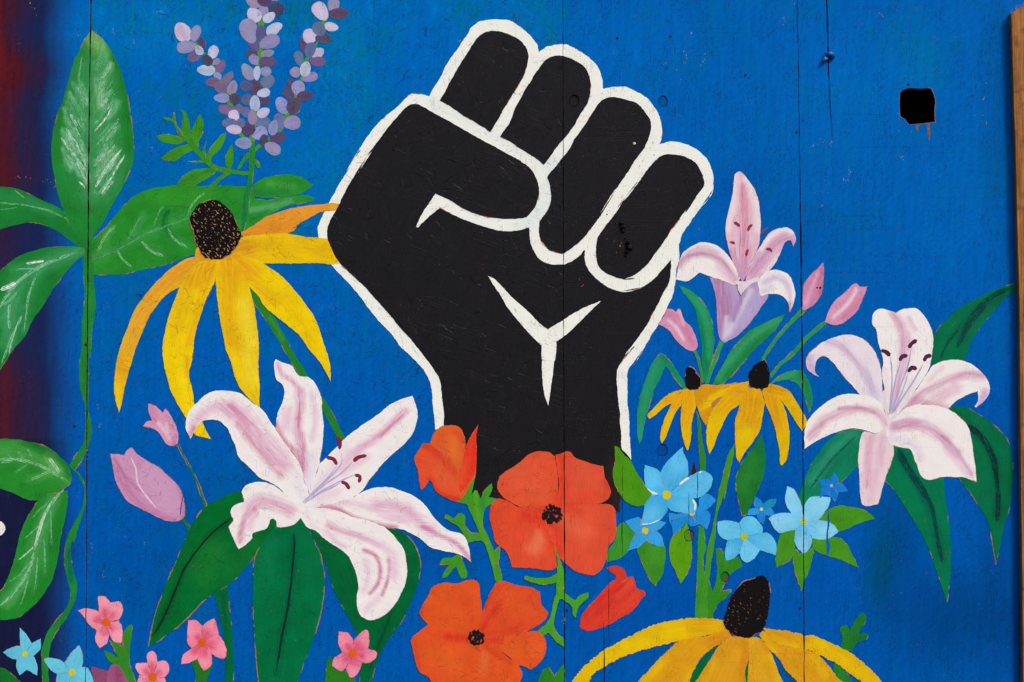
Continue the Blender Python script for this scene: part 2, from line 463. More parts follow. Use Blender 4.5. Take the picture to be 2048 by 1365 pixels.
def paint_mat(name, *a, **k):
    for md in ('both', 'strand', 'ply'): _paint_mat(name + ('' if md == 'both' else '_' + md), RGS[md], *a, **k)
def _paint_mat(name, RG, streak=0.5, rough=0.5, bump=0.4, crev=0.40, val=0.15, spec=0.05, barek=.3, dry=0):
    m, t, b = base_mat(name)
    grp = t.n('ShaderNodeGroup', node_tree=RG)
    pig = t.n('ShaderNodeAttribute', attribute_name='pigment').outputs['Color']
    und = t.n('ShaderNodeAttribute', attribute_name='undercoat').outputs['Color']
    br = t.n('ShaderNodeAttribute', attribute_name='brush').outputs['Vector']
    s1 = t.noise(t.mapp(br, 0, (1.6, 42, 1)), 1.0, 3.0, .6)      # long thin bristle streaks
    s2 = t.noise(t.mapp(br, 0, (4.0, 16, 1), (3, 8, 0)), 1.0, 2.0, .5)
    f = t.m('MULTIPLY', t.mr(t.m('ADD', t.m('MULTIPLY', s1, .6), t.m('MULTIPLY', s2, .4)), 0.48, 0.62), streak)
    c = t.mix(f, pig, und)
    v = t.m('MULTIPLY_ADD', t.m('SUBTRACT', s1, 0.5), val*2, 1.0)
    v = t.m('MULTIPLY_ADD', t.m('SUBTRACT', t.noise(grp.outputs['Coord'], 0.03, 3.0), 0.5), val*2, v)
    c = t.mix(1.0, c, t.n('ShaderNodeCombineColor', ins={0: v, 1: v, 2: v}).outputs[0], 'MULTIPLY')
    finish(t, b, c, rough, grp, bump, crev=crev, spec=spec, barek=barek)
    if dry:                      # thin dragged paint: bristle gaps let the coat below show
        g1 = t.noise(t.mapp(br, 0, (2.5, 60, 1), (7, 1, 0)), 1.0, 2.0, .6)
        g2 = t.noise(t.mapp(br, 0, (14, 22, 1), (1, 5, 0)), 1.0, 2.0, .6)
        al = t.mr(t.m('ADD', t.m('MULTIPLY', g1, .6), t.m('MULTIPLY', g2, .4)), dry-.06, dry+.09)
        tr = t.n('ShaderNodeBsdfTransparent'); mx = t.n('ShaderNodeMixShader', ins={0: al})
        o = [n_ for n_ in t.t.nodes if n_.type == 'OUTPUT_MATERIAL'][0]
        t.t.links.new(tr.outputs[0], mx.inputs[1]); t.t.links.new(b.outputs[0], mx.inputs[2]); t.t.links.new(mx.outputs[0], o.inputs[0])
    return m
paint_mat('paint')
paint_mat('flat_paint', streak=0.25, val=0.07)
paint_mat('blended_paint', streak=0.34, val=0.05, crev=.34)
paint_mat('dry_paint', streak=0.3, val=0.07, dry=.46)
paint_mat('very_dry_paint', streak=0.3, val=0.07, dry=.53)
paint_mat('black_paint', streak=0.2, rough=0.40, bump=0.65, crev=0.40, val=0.12, spec=0.14, barek=.25)
paint_mat('white_paint', streak=0.3, rough=0.55, val=0.035, crev=0.5)

def wall_mat(name, RG):
    m, t, b = base_mat(name)
    grp = t.n('ShaderNodeGroup', node_tree=RG); P = grp.outputs['Coord']
    pig = t.n('ShaderNodeAttribute', attribute_name='pigment').outputs['Color']
    # patchy second coat: vertical brushing, flakes that took the paint differently
    br = t.noise(t.mapp(P, 0.06, (1/9, 1/95, 1)), 1.0, 4.0, .6)
    blot = t.noise(P, 1/120, 5.0, .62)
    sepc = t.n('ShaderNodeSeparateColor', ins={0: pig})
    isblue = t.mr(t.m('SUBTRACT', sepc.outputs[2], sepc.outputs[0]), 0.05, 0.2)
    high = t.mr(t.n('ShaderNodeSeparateXYZ', ins={0: P}).outputs[1], 1000, 2000)
    thin = t.m('MULTIPLY', t.mr(blot, 0.47, 0.60), t.mr(br, 0.40, 0.58))
    teal = t.mix(1.0, pig, (1.0, 1.12, 0.58, 1), 'MULTIPLY')
    dark = t.mix(1.0, pig, (0.9, 0.62, 0.50, 1), 'MULTIPLY')
    cyan = t.mix(1.0, pig, (1.0, 1.30, 1.10, 1), 'MULTIPLY')  # paler cyan brushing of the blue coat itself
    dd = t.m('MULTIPLY', isblue, t.m('ADD', 0.35, t.m('MULTIPLY', high, 0.5)))
    dd = t.m('MULTIPLY', dd, t.m('MULTIPLY_ADD', grp.outputs['Strand'], 0.55, 0.45))
    c = t.mix(t.m('MULTIPLY', thin, dd), pig, teal)
    sw = t.mr(t.noise(t.mapp(t.n('ShaderNodeVectorMath', operation='ADD', ins={0: P, 1: t.n('ShaderNodeVectorMath', operation='SCALE', ins={0: t.n('ShaderNodeTexNoise', noise_dimensions='2D', ins={'Vector': P, 'Scale': 1/70, 'Detail': 1.0}).outputs[1], 'Scale': 60.0}).outputs[0]}).outputs[0], -.25, (1/14, 1/60, 1)), 1.0, 3.0, .6), .52, .66)
    sw2 = t.mr(t.noise(t.mapp(P, .5, (1/14, 1/44, 1), (30, 0, 0)), 1.0, 4.0, .65), .52, .64)
    c = t.mix(t.m('MULTIPLY', t.m('MULTIPLY', sw, dd), t.mr(t.noise(P, 1/100, 2.0), .45, .58)), c, cyan)
    c = t.mix(t.m('MULTIPLY', t.m('MULTIPLY', sw2, dd), t.mr(t.noise(t.mapp(P, 0, (1/90, 1/90, 1), (9, 9, 0)), 1.0, 2.0), .50, .60)), c, teal)
    # small dark rubbed marks where strands stand up
    dk = t.m('MULTIPLY', t.mr(t.noise(t.mapp(P, .3, (1/5, 1/9, 1), (5, 2, 0)), 1.0, 3.0, .65), .56, .66), t.mr(t.noise(t.mapp(P, 0, (1/42, 1/60, 1), (3, 70, 0)), 1.0, 2.0), .54, .64))
    c = t.mix(t.m('MULTIPLY', t.m('MULTIPLY', dk, isblue), 0.75), c, dark)
    v = t.m('MULTIPLY_ADD', t.m('SUBTRACT', br, 0.5), 0.38, 1.0)
    v = t.m('MULTIPLY_ADD', t.m('SUBTRACT', t.noise(t.mapp(P, .9, (1/6, 1/40, 1)), 1.0, 3.0), 0.5), 0.25, v)
    c = t.mix(1.0, c, t.n('ShaderNodeCombineColor', ins={0: v, 1: v, 2: v}).outputs[0], 'MULTIPLY')
    finish(t, b, c, 0.5, grp, 0.45, crev=0.6, barek=.15)
wall_mat('painted_ply', RGS['ply']); wall_mat('painted_strand_board', RGS['strand'])

def wood_mat(name, c1, c2, sc=(1/3, 1/90, 1), rough=0.75):
    m, t, b = base_mat(name)
    geo = t.n('ShaderNodeNewGeometry')
    v = t.n('ShaderNodeVectorMath', operation='SCALE', ins={0: geo.outputs['Position'], 'Scale': 1/PX}).outputs[0]
    mp = t.n('ShaderNodeMapping', ins={'Vector': v, 'Scale': (sc[0], 1/4, sc[1])}).outputs[0]
    n1 = t.noise(mp, 1.0, 4.0, .65, dim='3D')
    n2 = t.noise(v, 0.06, 3.0, dim='3D')
    c = t.mix(t.mr(n1, .35, .65), (*lin(c1), 1), (*lin(c2), 1))
    c = t.mix(t.mr(n2, .55, .7, 0, .5), c, (*lin((70, 44, 24)), 1))
    bm = t.n('ShaderNodeBump', ins={'Height': n1, 'Strength': 0.5, 'Distance': 0.001})
    t.t.links.new(c, b.inputs['Base Color']); t.t.links.new(bm.outputs[0], b.inputs['Normal'])
    b.inputs['Roughness'].default_value = rough; b.inputs['Specular IOR Level'].default_value = 0.2
wood_mat('raw_wood', (150, 102, 62), (104, 68, 40), (1/5, 1/5, 1))
wood_mat('batten_wood', (172, 116, 62), (104, 66, 34))
wood_mat('bare_wood', (190, 138, 92), (140, 84, 52), (1/6, 1/6, 1))

def cone_mat():
    m, t, b = base_mat('stippled_black')
    grp = t.n('ShaderNodeGroup', node_tree=RG); P = grp.outputs['Coord']
    br = t.n('ShaderNodeAttribute', attribute_name='brush').outputs['Vector']
    pig = t.n('ShaderNodeAttribute', attribute_name='pigment').outputs['Color']
    und = t.n('ShaderNodeAttribute', attribute_name='undercoat').outputs['Color']
    sp = t.n('ShaderNodeSeparateColor', ins={0: pig}).outputs[0]      # how worn: 0 dense, 1 thin
    n = t.noise(t.mapp(P, 0.8, (1/7.5, 1/3.4, 1)), 1.0, 2.0, .55)
    th = t.m('SUBTRACT', 0.78, t.m('MULTIPLY', sp, 1.35))
    f = t.mr(t.m('SUBTRACT', n, th), 0.0, 0.03)
    c = t.mix(f, (*lin((22, 20, 23)), 1), und)
    finish(t, b, c, 0.55, grp, .6, crev=.3, barek=.3)
cone_mat()
m, t, b = base_mat('shade_black'); b.inputs['Base Color'].default_value = (0.01, 0.01, 0.011, 1); b.inputs['Roughness'].default_value = 1  # near-black colour stands in for the shade of unlit depth
m, t, b = base_mat('screw_metal'); b.inputs['Base Color'].default_value = (0.55, 0.53, 0.46, 1); b.inputs['Metallic'].default_value = .6; b.inputs['Roughness'].default_value = .5
m, t, b = base_mat('blue_coated_metal'); 
nb = t.noise(t.n('ShaderNodeTexCoord').outputs['Object'], 300, 3.0, dim='3D')
t.t.links.new(t.mix(nb, (*lin((0, 70, 130)), 1), (*lin((0, 92, 165)), 1)), b.inputs['Base Color']); b.inputs['Roughness'].default_value = .4
m, t, b = base_mat('black_lump'); b.inputs['Specular IOR Level'].default_value = .12; b.inputs['Base Color'].default_value = (*lin((24, 22, 25)), 1); b.inputs['Roughness'].default_value = .35

# ------------------------------------------------------------------ the boards
wall = thing('plywood_wall', 'plywood and strand board hoarding painted blue as the ground of the mural', 'wall', (1024, 1365))
BLUE = (0, 92, 172)
def field(V):
    x, y = V[:, 0], V[:, 1]
    C = np.tile(lin(BLUE), (len(V), 1))
    def lay(col, k):
        nonlocal C
        k = np.clip(k, 0, 1)[:, None]; C = C*(1-k) + lin(col)*k
    def blob(cx, cy, rx, ry, col, s):
        n = vnoise(x/24+cx, y/60)*.5 + vnoise(x/8, y/30+cy)*.3
        d = np.hypot((x-cx)/rx, (y-cy)/ry) * (0.7+.6*n)
        k = np.clip(1-d, 0, 1); lay(col, k*k*(3-2*k)*s)
    osb = x < 1127
    lay((0, 84, 166), np.clip((y-500)/500, 0, 1)*1.0)
    lay((0, 104, 186), np.where(osb, np.clip(1-y/520, 0, 1)*.55, 0))
    # strand board: lighter, greener brushing high up
    for a in ((700,110,120,200,(0,110,170),.8),(330,60,200,110,(0,112,176),.7),(640,330,130,170,(0,108,178),.6),(560,30,200,90,(0,106,160),.5),
              (1000,60,200,60,(0,108,172),.4),(250,400,90,160,(0,96,170),.4),(560,460,80,50,(0,108,140),1.0),(230,260,60,170,(0,86,166),.7),
              (300,1150,180,200,(0,78,150),.5),(420,1000,120,120,(0,84,156),.5),(560,1230,90,140,(0,80,150),.6),(900,1100,120,90,(0,72,146),.6),
              (240,700,70,240,(0,92,158),.5),(640,680,130,100,(0,92,178),.5),(820,250,80,90,(0,102,158),.5),(760,100,60,150,(0,92,166),.4),
              (1600,420,260,120,(0,94,170),.5),(1480,380,110,90,(0,78,162),.6),(1550,480,200,110,(0,80,160),.5),
              (1250,90,170,120,(0,100,184),.5),(1700,170,200,200,(0,104,186),.5),(1840,130,110,120,(0,108,168),.6),(1900,420,140,220,(0,98,180),.5),
              (1990,250,40,400,(0,84,150),.6),(1790,1080,90,200,(0,72,136),.9),(1760,1150,50,130,(0,74,98),.8),(1900,1240,240,160,(0,64,128),.9),
              (1990,1200,70,240,(0,62,126),.6),(1650,1180,90,70,(0,76,164),.5),(1430,1200,140,130,(0,70,156),.5),(1300,1250,160,120,(0,74,158),.5),
              (1340,900,130,80,(0,74,160),.5),(1500,1010,110,90,(0,66,156),.6),(1400,800,200,200,(0,74,158),.4),(1600,1330,70,60,(0,80,110),.7),
              (1870,760,200,160,(0,76,158),.4),(1990,980,60,200,(0,70,150),.5),(1170,1240,60,120,(0,78,156),.4),(1850,600,150,120,(0,86,168),.4)):
        blob(*a)
    C = C * np.array([1.0, 1.07, 1.15])
    # first sheet: dark red fading through navy to blue at the joint
    L = x < 176
    wav = (vnoise(x*0+3, y/70)-.5)*46 + (vnoise(x/14, y/90)-.5)*22
    e = 60 + 20*np.sin(y/120.0) + wav
    navy = np.clip((158 - x + wav*.35)/70, 0, 1)
    red = np.clip((e - x)/80 + .25, 0, 1)
    red2 = np.clip((e*.55 - x)/50 + .1, 0, 1)
    top = y < 380
    lay((24, 38, 84), np.where(L, navy, 0))
    rr = np.where(L, red, 0) * np.where(y < 390, 1.0, np.where(y < 640, .75, np.where(y < 900, .85, .12)))
    lay((58, 24, 36), rr*.95)
    bright = np.where(L, red2, 0)*np.where(y < 385, .8, np.where((y > 640) & (y < 880), 1.0, .05))
    lay((112, 24, 30), bright * (0.05+1.1*vnoise(x/7, y/110)) * np.where(y > 640, np.clip(1.25-x/45-(y-640)/500, 0, 1), 1))
    lay((22, 24, 56), np.where(L & (y > 880), np.clip((150-x)/80, 0, 1)*.75, 0))
    return C
def panel(x0s, x1s, step=9, mat='painted_ply'):
    """board between two joints (jagged bands) given as left and right polylines"""
    ol = np.vstack([x0s, x1s[::-1]])
    ol = np.c_[ol, np.zeros(len(ol))]
    keep = list(CUTS), list(CUTB)
    V, Fc = tess(ol, step, True)
    C = field(V)
    me = mesh_from('panel', V, Fc, 0.0, MAT[mat], C, lin(BLUE), V*0, back=0.0118)
    return link('panel', me, wall)
def sideof(seam, s):
    d = np.gradient(seam[:, :2], axis=0); l = np.hypot(d[:, 0], d[:, 1])
    return np.c_[seam[:, 0] + s*seam[:, 2]/2, seam[:, 1]]
yy = np.linspace(-60, 1430, 30)
p1 = panel(np.c_[yy*0-90, yy], sideof(SEAM1, -1)); p1['label'] = 'left plywood sheet painted dark red fading to navy'
p2 = panel(sideof(SEAM1, 1), sideof(SEAM2, -1), mat='painted_strand_board'); p2['label'] = 'strand board sheet under the fist, flaky blue paint'
p3 = panel(sideof(SEAM2, 1), sideof(SEAM3, -1))
p4 = panel(sideof(SEAM3, 1), np.c_[yy*0+2140, yy]); p4['label'] = 'right blue plywood sheet with a square hole'

# near-black box added behind the sheets to keep sky light out
def box(name, x0, y0, z0, x1, y1, z1, mat, parent=None, inward=False):
    v = [(x, y, z) for x in (x0, x1) for y in (y0, y1) for z in (z0, z1)]
    f = [(0,1,3,2),(4,6,7,5),(0,4,5,1),(2,3,7,6),(0,2,6,4),(1,5,7,3)]
    me = bpy.data.meshes.new(name); me.from_pydata(v, [], f); me.materials.append(mat)
    return link(name, me, parent)
cav = bpy.data.meshes.new('light_stop_box')
x0, x1, z0, z1, ya, yb = wx(-90), wx(2140), wz(1430), wz(-60), 0.012, 0.30
cav.from_pydata([(x0,ya,z0),(x1,ya,z0),(x1,ya,z1),(x0,ya,z1),(x0,yb,z0),(x1,yb,z0),(x1,yb,z1),(x0,yb,z1)], [],
                [(4,5,6,7),(0,1,5,4),(1,2,6,5),(2,3,7,6),(3,0,4,7)])
cav.materials.append(MAT['shade_black'])
cv = link('light_stop_box', cav); cv['kind'] = 'structure'

# plugs let into the plywood veneer, a little below the painted face
def plug(s, r, cols, split=None):
    c = pp(s)[0]; ol = plug_ring(s, r, .90)
    V, Fc = tess(ol, 1.6, False)
    C = np.tile(lin(cols[0]), (len(V), 1))
    if split is not None:
        m = (V[:, 0]-c[0])*split[0] + (V[:, 1]-c[1])*split[1] > 2.0 + np.sin(V[:, 1]*1.7)*.8
        C[m] = lin(cols[1])
    me = mesh_from('wood_plug', V, Fc, 0.0026, MAT['flat_paint_ply'], C*.9, lin(cols[0])*.9, V/100.0)
    return link('wood_plug', me, wall)

# ------------------------------------------------------------------ THE FIST
fist = thing('painted_fist', 'large black raised fist with thick white outline painted at the centre', 'raised fist', (1060, 950))
WHITE = (234, 239, 235); BLK = (19, 19, 25)
silh = ('L 240,545! 228,420 218,300 205,215 150,120 60,30 K 60,1230 0,1165 F 1290,1240 1190,1130 1100,1010 1010,905 900,785 850,700 815,640 805,540 820,490 850,420 885,355 1000,150 1095,0 '
        'I 220,1225 330,1030 430,880 500,810 600,725 680,650 745,643 812,662! 880,545 960,400 1080,230 1105,185 1190,140 1300,133 1400,160 1490,230 1545,300 1561,360! 1620,315 '
        'J 260,145 360,133 450,165 540,225 600,290 630,370 635,437! 720,422 800,430 910,485 970,545 1020,625 1037,700 1036,760 1020,814! 1090,798 1190,812 1260,845 1330,900 1370,970 1388,1050 1386,1120 1370,1170 1310,1230 '
        'O 600,170 540,270 460,370 400,460 365,540! 370,600 370,650 350,720 345,800 320,900 270,1010 220,1100 150,1220 60,1365 L 1655,10 1560,140 1550,250 1555,380 1565,500 1570,650 1577,748! 1500,760 1300,760 600,700 300,560')
film('white_outline', silh, WHITE, 8, fist, mat=MAT['white_paint'], amp=0.9, edge=.45, step=9,
     acc=[('X 1100,330 1100,400 1040,450', 26, (205,225,232), .5), ('X 700,600 790,700', 14, (208,226,236), .5), ('X 860,205 1080,320', 12, (214,228,232), .5)])
body = ('L 240,545! 300,530! 297,400 285,300 275,210 230,130 165,40 K 130,1190 60,1110 0,1042 F 1300,1130 1180,1000 1100,910 1000,820 940,750 890,660 868,580 890,480 940,390 1000,270 1090,120 1180,0 '
        'I 330,1180 410,1040 480,945 600,790 670,725 720,710 780,735 900,800 1050,890 1200,970 1350,1050 1440,1100 1510,1160 1545,1220 1560,1290 1562,1365 '
        'K 948,130 932,205 890,262 850,290 780,299 650,298 540,275 450,240 350,180 242,126! 200,190 150,270 113,355! 125,357! 190,290 272,222! 350,265 450,310 560,350 660,378 740,384 830,375 880,362! '
        '885,430 910,510 950,570 1010,605 1080,613 1150,603 1210,565 1258,515! 1262,600 1290,660 1350,720 1420,765 1500,795 1560,795 1640,770 O 0,860 90,845 170,800 240,730 312,650! 313,720 300,800 270,860 200,1000 130,1120 60,1220 0,1300 '
        'K 1600,1170 1520,1265 L 1575,0 1500,100 1480,160 1485,300 1500,420 1505,560 1515,680! 1575,745! 1540,900 1510,1000 1495,1110! 1465,1080! 1400,1060 1100,1110 800,1100 650,1010 500,1010 400,900 240,600')
film('hand', body, BLK, 14, fist, mat=MAT['black_paint'], amp=0.8, edge=.4, step=14, under=(33,32,36),
     acc=[('X 700,420 740,330 840,230', 16, (30,24,28), .4), ('X 840,690 800,610', 8, (40,28,30), .4), ('X 1225,930 1238,1020', 14, (52,34,28), .6)])
f1 = 'I 886,688! 960,550 1050,400 1120,290 1180,230 1250,212 1330,225 1420,270 1470,320 1490,390 1480,460 1455,530 1380,650 1320,750 1230,905! 1150,850 1050,790 960,730'
f2 = 'I 1297,935! 1370,820 J 50,540 130,400 210,280 245,235 295,214 360,212 450,245 520,300 548,380 550,450 530,530 480,610 430,700 340,810 232,960! 180,915 100,862 0,800'
f3 = 'J 262,1025! 340,930 405,850 450,770 520,665 590,560 640,510 710,492 800,512 880,545 930,610 960,670 955,740 920,830 850,930 780,1040 700,1150 620,1280 K 1470,110 1400,230 1330,330 1270,410 1200,480 1120,535 1080,537 1020,515 970,460 950,390 952,320! 1000,250 1030,170 1025,80 1005,20'
f4 = 'J 1060,885 1110,883 1180,895 1250,930 1295,980 1320,1060 1318,1110 1270,1180 1200,1280 O 420,300 340,410 260,530 180,640 120,710 60,755 0,775 K 1600,705 1520,712 1450,690 1380,650 1345,600 1335,520 1350,430 1400,350 1480,250 1540,150 1620,50 J 740,1240 850,1110 920,1010 1010,910'
for f in (f1, f2, f3, f4):
    film('finger', f, BLK, 14.5, fist, mat=MAT['black_paint'], amp=0.8, edge=.5, step=14, under=(33,32,36))
ymark = 'K 600,690! 655,720 760,830 860,920 950,1010 1010,1055! 1100,1000 1180,950 1270,900 1368,862! 1300,930 1200,1030 1120,1100 1068,1138! 1065,1200 1055,1270 L 1060,30 1050,100 1035,220 1012,382! 990,320 975,230 967,120 967,20 K 968,1165! 900,1100 820,1010 740,910 670,800 630,740'
film('crease_mark', ymark, WHITE, 15, fist, mat=MAT['white_paint'], amp=0.6, edge=.3, step=9)

# ------------------------------------------------------------------ VINE WITH BROAD LEAVES, left
GR = (26, 124, 52); GR2 = (40, 140, 44)
vine = thing('painted_vine', 'tall green vine with broad white veined leaves along the left joint', 'vine', (150, 1365))
film('stem', 'B 560,380! 640,380! 640,520 640,700 650,900 625,1100 615,1250 C 605,20 608,250 602,400 628,520 618,610 580,720 515,820! 560,870 585,950 585,1060 560,1130 530,1220 505,1320 D 540,300 530,400 545,520 575,620 570,720 520,850 440,960 380,1080 365,1170 362,1280 370,1420! 320,1420! 310,1200 320,1100 350,1000 420,900 500,800 530,700 510,620 485,500 480,400 505,270 C 510,1180 560,1080 575,1000 570,930 530,850 490,810 468,790! 530,700 575,610 580,400 545,250 540,100 555,0 B 560,1000 578,800 565,600',
     (30, 128, 52), 3, vine, acc=[('D 515,380 520,480 530,600', 9, (0,96,84), .8), ('C 590,480 595,600', 6, (20,100,40), .5)], vary=.12)
def veins(parent, layer, col, items, w=3.2):
    for s in items:
        parts = s.split('@'); wd = float(parts[1]) if len(parts) > 1 else w
        cc = tuple(int(v) for v in parts[2].split(',')) if len(parts) > 2 else col
        stroke('vein', parts[0], cc, layer, parent, width=wd*1.35, mat=MAT['dry_paint'], under=tuple(np.array(cc)*.75+np.array((26,124,52))*.25))
VC = (104, 180, 128)
random.seed(3)
hs = []
for i in range(120):           # brushed highlights slanting down to the midrib on each half of the tall leaf
    t_ = random.random()
    if i % 2:
        y = 400 + 950*t_; x = random.uniform(625, 650) + random.uniform(0, 130)*math.sin(math.pi*min(1, .1+t_*.75)); L = random.uniform(30, 120)
        x2 = min(x+L*.75, 730 + 110*min(1, t_*1.6))
        hs.append('A %.0f,%.0f %.0f,%.0f %.0f,%.0f' % (x, y, (x+x2)/2+4, y-L*.42, x2, y-L*.9))
    else:
        y = 560 + 600*t_; x = random.uniform(max(425, 500-(y-560)*.5), 565); L = random.uniform(50, 150)
        x2 = min(594, x+L*.6)
        hs.append('A %.0f,%.0f %.0f,%.0f %.0f,%.0f' % (x, y, (x+x2)/2-5, y+L*.5, x2, y+L))
leaf = film('leaf', 'A 620,205! 660,235 720,290 790,410 840,530 875,680 905,870 915,1020 905,1120 870,1200 830,1290 B 800,140 740,260 690,350 640,410 625,480! 590,480! 500,380 430,240 400,150 375,30 A 355,1100 355,960 390,780 430,680 470,540 500,430 560,310',
     (28, 128, 50), 4, vine, step=4, acc=[('A 640,240 690,330', 26, (120,178,108), .9), ('A 560,450 560,700 600,900', 30, (48,140,84), .7), ('A 500,900 590,1200', 40, (60,150,104), .6), ('A 700,480 680,800 740,1100 660,1300', 42, (70,156,96), .7),
          ('A 680,560 690,720', 14, (150,200,160), .6), ('A 740,1030 700,1180', 16, (150,205,170), .6), ('A 760,300 860,620 880,1000', 12, (24,118,34), .8), ('A 420,700 380,1100', 10, (30,122,36), .8)] + [(h_, 5.5, random.choice([(90,176,120), (126,198,154), (64,156,98)]), .75) for h_ in hs[::2]+hs[1::4]], spine='A 640,230 600,900 B 605,400')
for s in hs:
    c = random.choice([(84,172,116), (96,182,130), (130,200,158), (176,220,194), (60,150,90)])
    stroke('vein', s, c, 5 + random.random()*.5, leaf, width=random.uniform(2.5, 6.5), mat=MAT['very_dry_paint' if random.random() < .6 else 'dry_paint'], under=(44,138,70))
veins(leaf, 5.6, VC, ['A 565,380 540,500 545,620 575,760@3', 'A 645,900 720,810 765,730@2.4@222,240,226', 'A 415,940 490,1040 590,1180@4@170,216,188', 'A 445,870 520,980 590,1140@3@170,216,188', 'A 650,1280 740,1130 830,1020@4@190,228,200', 'A 690,1330 790,1160 850,1060@3@200,232,210', 'A 540,1240 580,1285@3@220,240,226'])
lf = film('leaf', 'B -60,78! 40,82 120,95 200,130 300,180 400,225 480,300 580,350! 600,480! 550,498 480,450 400,390 300,345 200,328 100,345 -60,385!', GR, 3.6, vine, acc=[('B 0,140 150,170 350,250', 14, (44,140,78), .7), ('B 100,300 420,330', 16, (20,118,48), .6)], step=5)
veins(lf, 5, VC, ['B 0,190 200,214 340,248 470,308@3', 'B 100,105 170,160@2', 'B 0,240 120,222@2@70,160,100'])
lf = film('leaf', 'B 575,500! 500,490 400,492 300,500 180,535 90,580 30,630 -60,700! -60,1400! 0,1330 50,1260 100,1180 170,1100 230,980 280,920 320,850 370,770 430,690 500,610 575,545!', GR, 3.8, vine, step=5,
     acc=[('B 540,520 300,620 130,760 20,960', 20, (64,156,100), .8), ('B 240,680 170,1060', 12, (54,150,84), .7), ('B 100,760 50,1150', 18, (66,160,104), .7), ('B 200,620 90,640', 12, (56,150,90), .7), ('B 300,800 200,960', 30, (24,120,44), .5), ('B 130,900 60,1150', 22, (58,150,98), .6)])
veins(lf, 5, (120,196,150), ['B 525,530 400,572 250,640 120,735 30,850 -10,930@5@130,200,160', 'B 300,588 240,596 175,608@4@222,240,230', 'B 110,738 50,768 0,786@6@226,240,232', 'B 270,650 190,640 110,650@2.5', 'B 66,880 58,970 66,1060@4@140,204,168', 'B 250,680 195,830 180,960 165,1068@3', 'B 150,960 90,1100 60,1245@3@160,212,184', 'B 100,1060 60,1160 10,1290@3', 'B 120,800 60,860 5,900@3'])
lf = film('leaf', 'C -60,612! 60,608 160,620 260,640 350,680 430,750 480,820 494,885! 470,925 400,960 330,990 270,1028! 180,1020 100,980 0,945 -60,925!', (34,132,44), 4.2, vine, step=5,
     acc=[('C 0,690 200,720 380,800 460,880', 24, (74,164,76), .75), ('C 330,720 400,820', 12, (130,196,130), .8), ('C 100,640 150,730', 12, (66,156,70), .7), ('C 200,890 340,840', 10, (90,172,96), .7), ('C 200,630 420,760 480,860', 14, (20,108,40), .8), ('C 100,900 350,900', 30, (40,146,44), .5)])
veins(lf, 5, VC, ['C -10,750 120,750 250,780 350,830 465,898@5@130,196,140', 'C 335,740 375,790 408,840@5@170,214,160', 'C 100,840 200,775@2.4', 'C 210,890 300,845 350,835@4@120,190,120', 'C 0,770 80,760@3', 'C 120,690 160,745@3', 'C 185,672 215,735@3', 'C 50,705 90,745@2'])
lf = film('leaf', 'D 506,-70! 508,20 490,130 460,260 440,400 410,540 370,640 300,740 230,810 160,870 90,895 0,897 -50,893! -50,725! 20,660 70,560 110,420 140,290 180,180 250,60 300,-12 390,-50', (30,132,42), 4.4, vine, step=5,
     acc=[('D 400,0 300,260 220,520 60,760', 18, (84,168,100), .75), ('D 340,300 335,560', 8, (60,150,76), .6), ('D 270,440 250,690', 8, (60,150,76), .6), ('D 450,100 420,420 300,680', 20, (26,120,40), .5)])
veins(lf, 5, VC, ['C 436,952 400,990 350,1050 300,1130 265,1230 240,1365@4.5@150,206,170', 'D 340,90 290,250 255,380@4@200,230,206', 'D 255,390 215,530 110,690 -10,800@4@140,204,160', 'D 375,10 290,80 230,155@2.6', 'D 300,180 240,240 180,290@3', 'D 250,350 190,410 132,452@2.6@170,216,186', 'D 378,70 380,220 391,372@3', 'D 324,290 334,430 340,580@3.4', 'D 280,420 270,570 260,708@3.4', 'D 212,570 190,680 155,788@3.2', 'D 215,470 150,560 65,616@2.6'])
film('leaf', 'D -60,1245! 40,1265 100,1310 180,1380 240,1460 -60,1460!', (20,112,40), 4, vine)
BL = film('leaf', 'B 625,445! 700,380 760,310 830,230 900,160 960,120 1040,95 1180,75 1330,78 1480,72 1600,75 1706,90 1740,180 1690,330 1640,430! 1500,500 1340,540 1200,590 1060,630 900,665 800,683 640,682!', (36,136,42), 3.4, vine, step=5,
     acc=[('B 660,570 900,460 1150,345 1400,230', 14, (58,150,76), .7), ('B 900,420 980,280', 10, (60,152,76), .7), ('B 690,520 760,370', 12, (66,156,72), .7), ('B 1000,470 1110,550', 10, (62,152,80), .7), ('B 1170,400 1270,490', 8, (62,152,80), .7), ('B 900,560 1200,500', 40, (34,130,40), .5), ('B 1100,150 1400,140', 30, (50,150,40), .6), ('B 1130,250 1125,350 1190,430', 7, (10,110,60), .8)])
veins(BL, 5, (84,168,108), ['B 660,572 850,490 1000,400 1150,345 1300,290@3', 'B 670,530 710,430 790,345@4@120,190,120', 'B 870,460 910,370 980,270@3', 'B 1050,350 1080,270 1120,205@3', 'B 965,450 1030,520 1120,555@4@120,190,130', 'B 800,515 840,580 900,630@3.4@120,190,130', 'B 1145,360 1190,440 1280,495@3.4@110,186,130', 'B 1280,280 1320,190 1400,120@3@120,190,120', 'B 1110,350 1120,290 1165,235@4@14,116,66', 'B 730,440 790,380@2', 'B 900,430 930,340@2'])

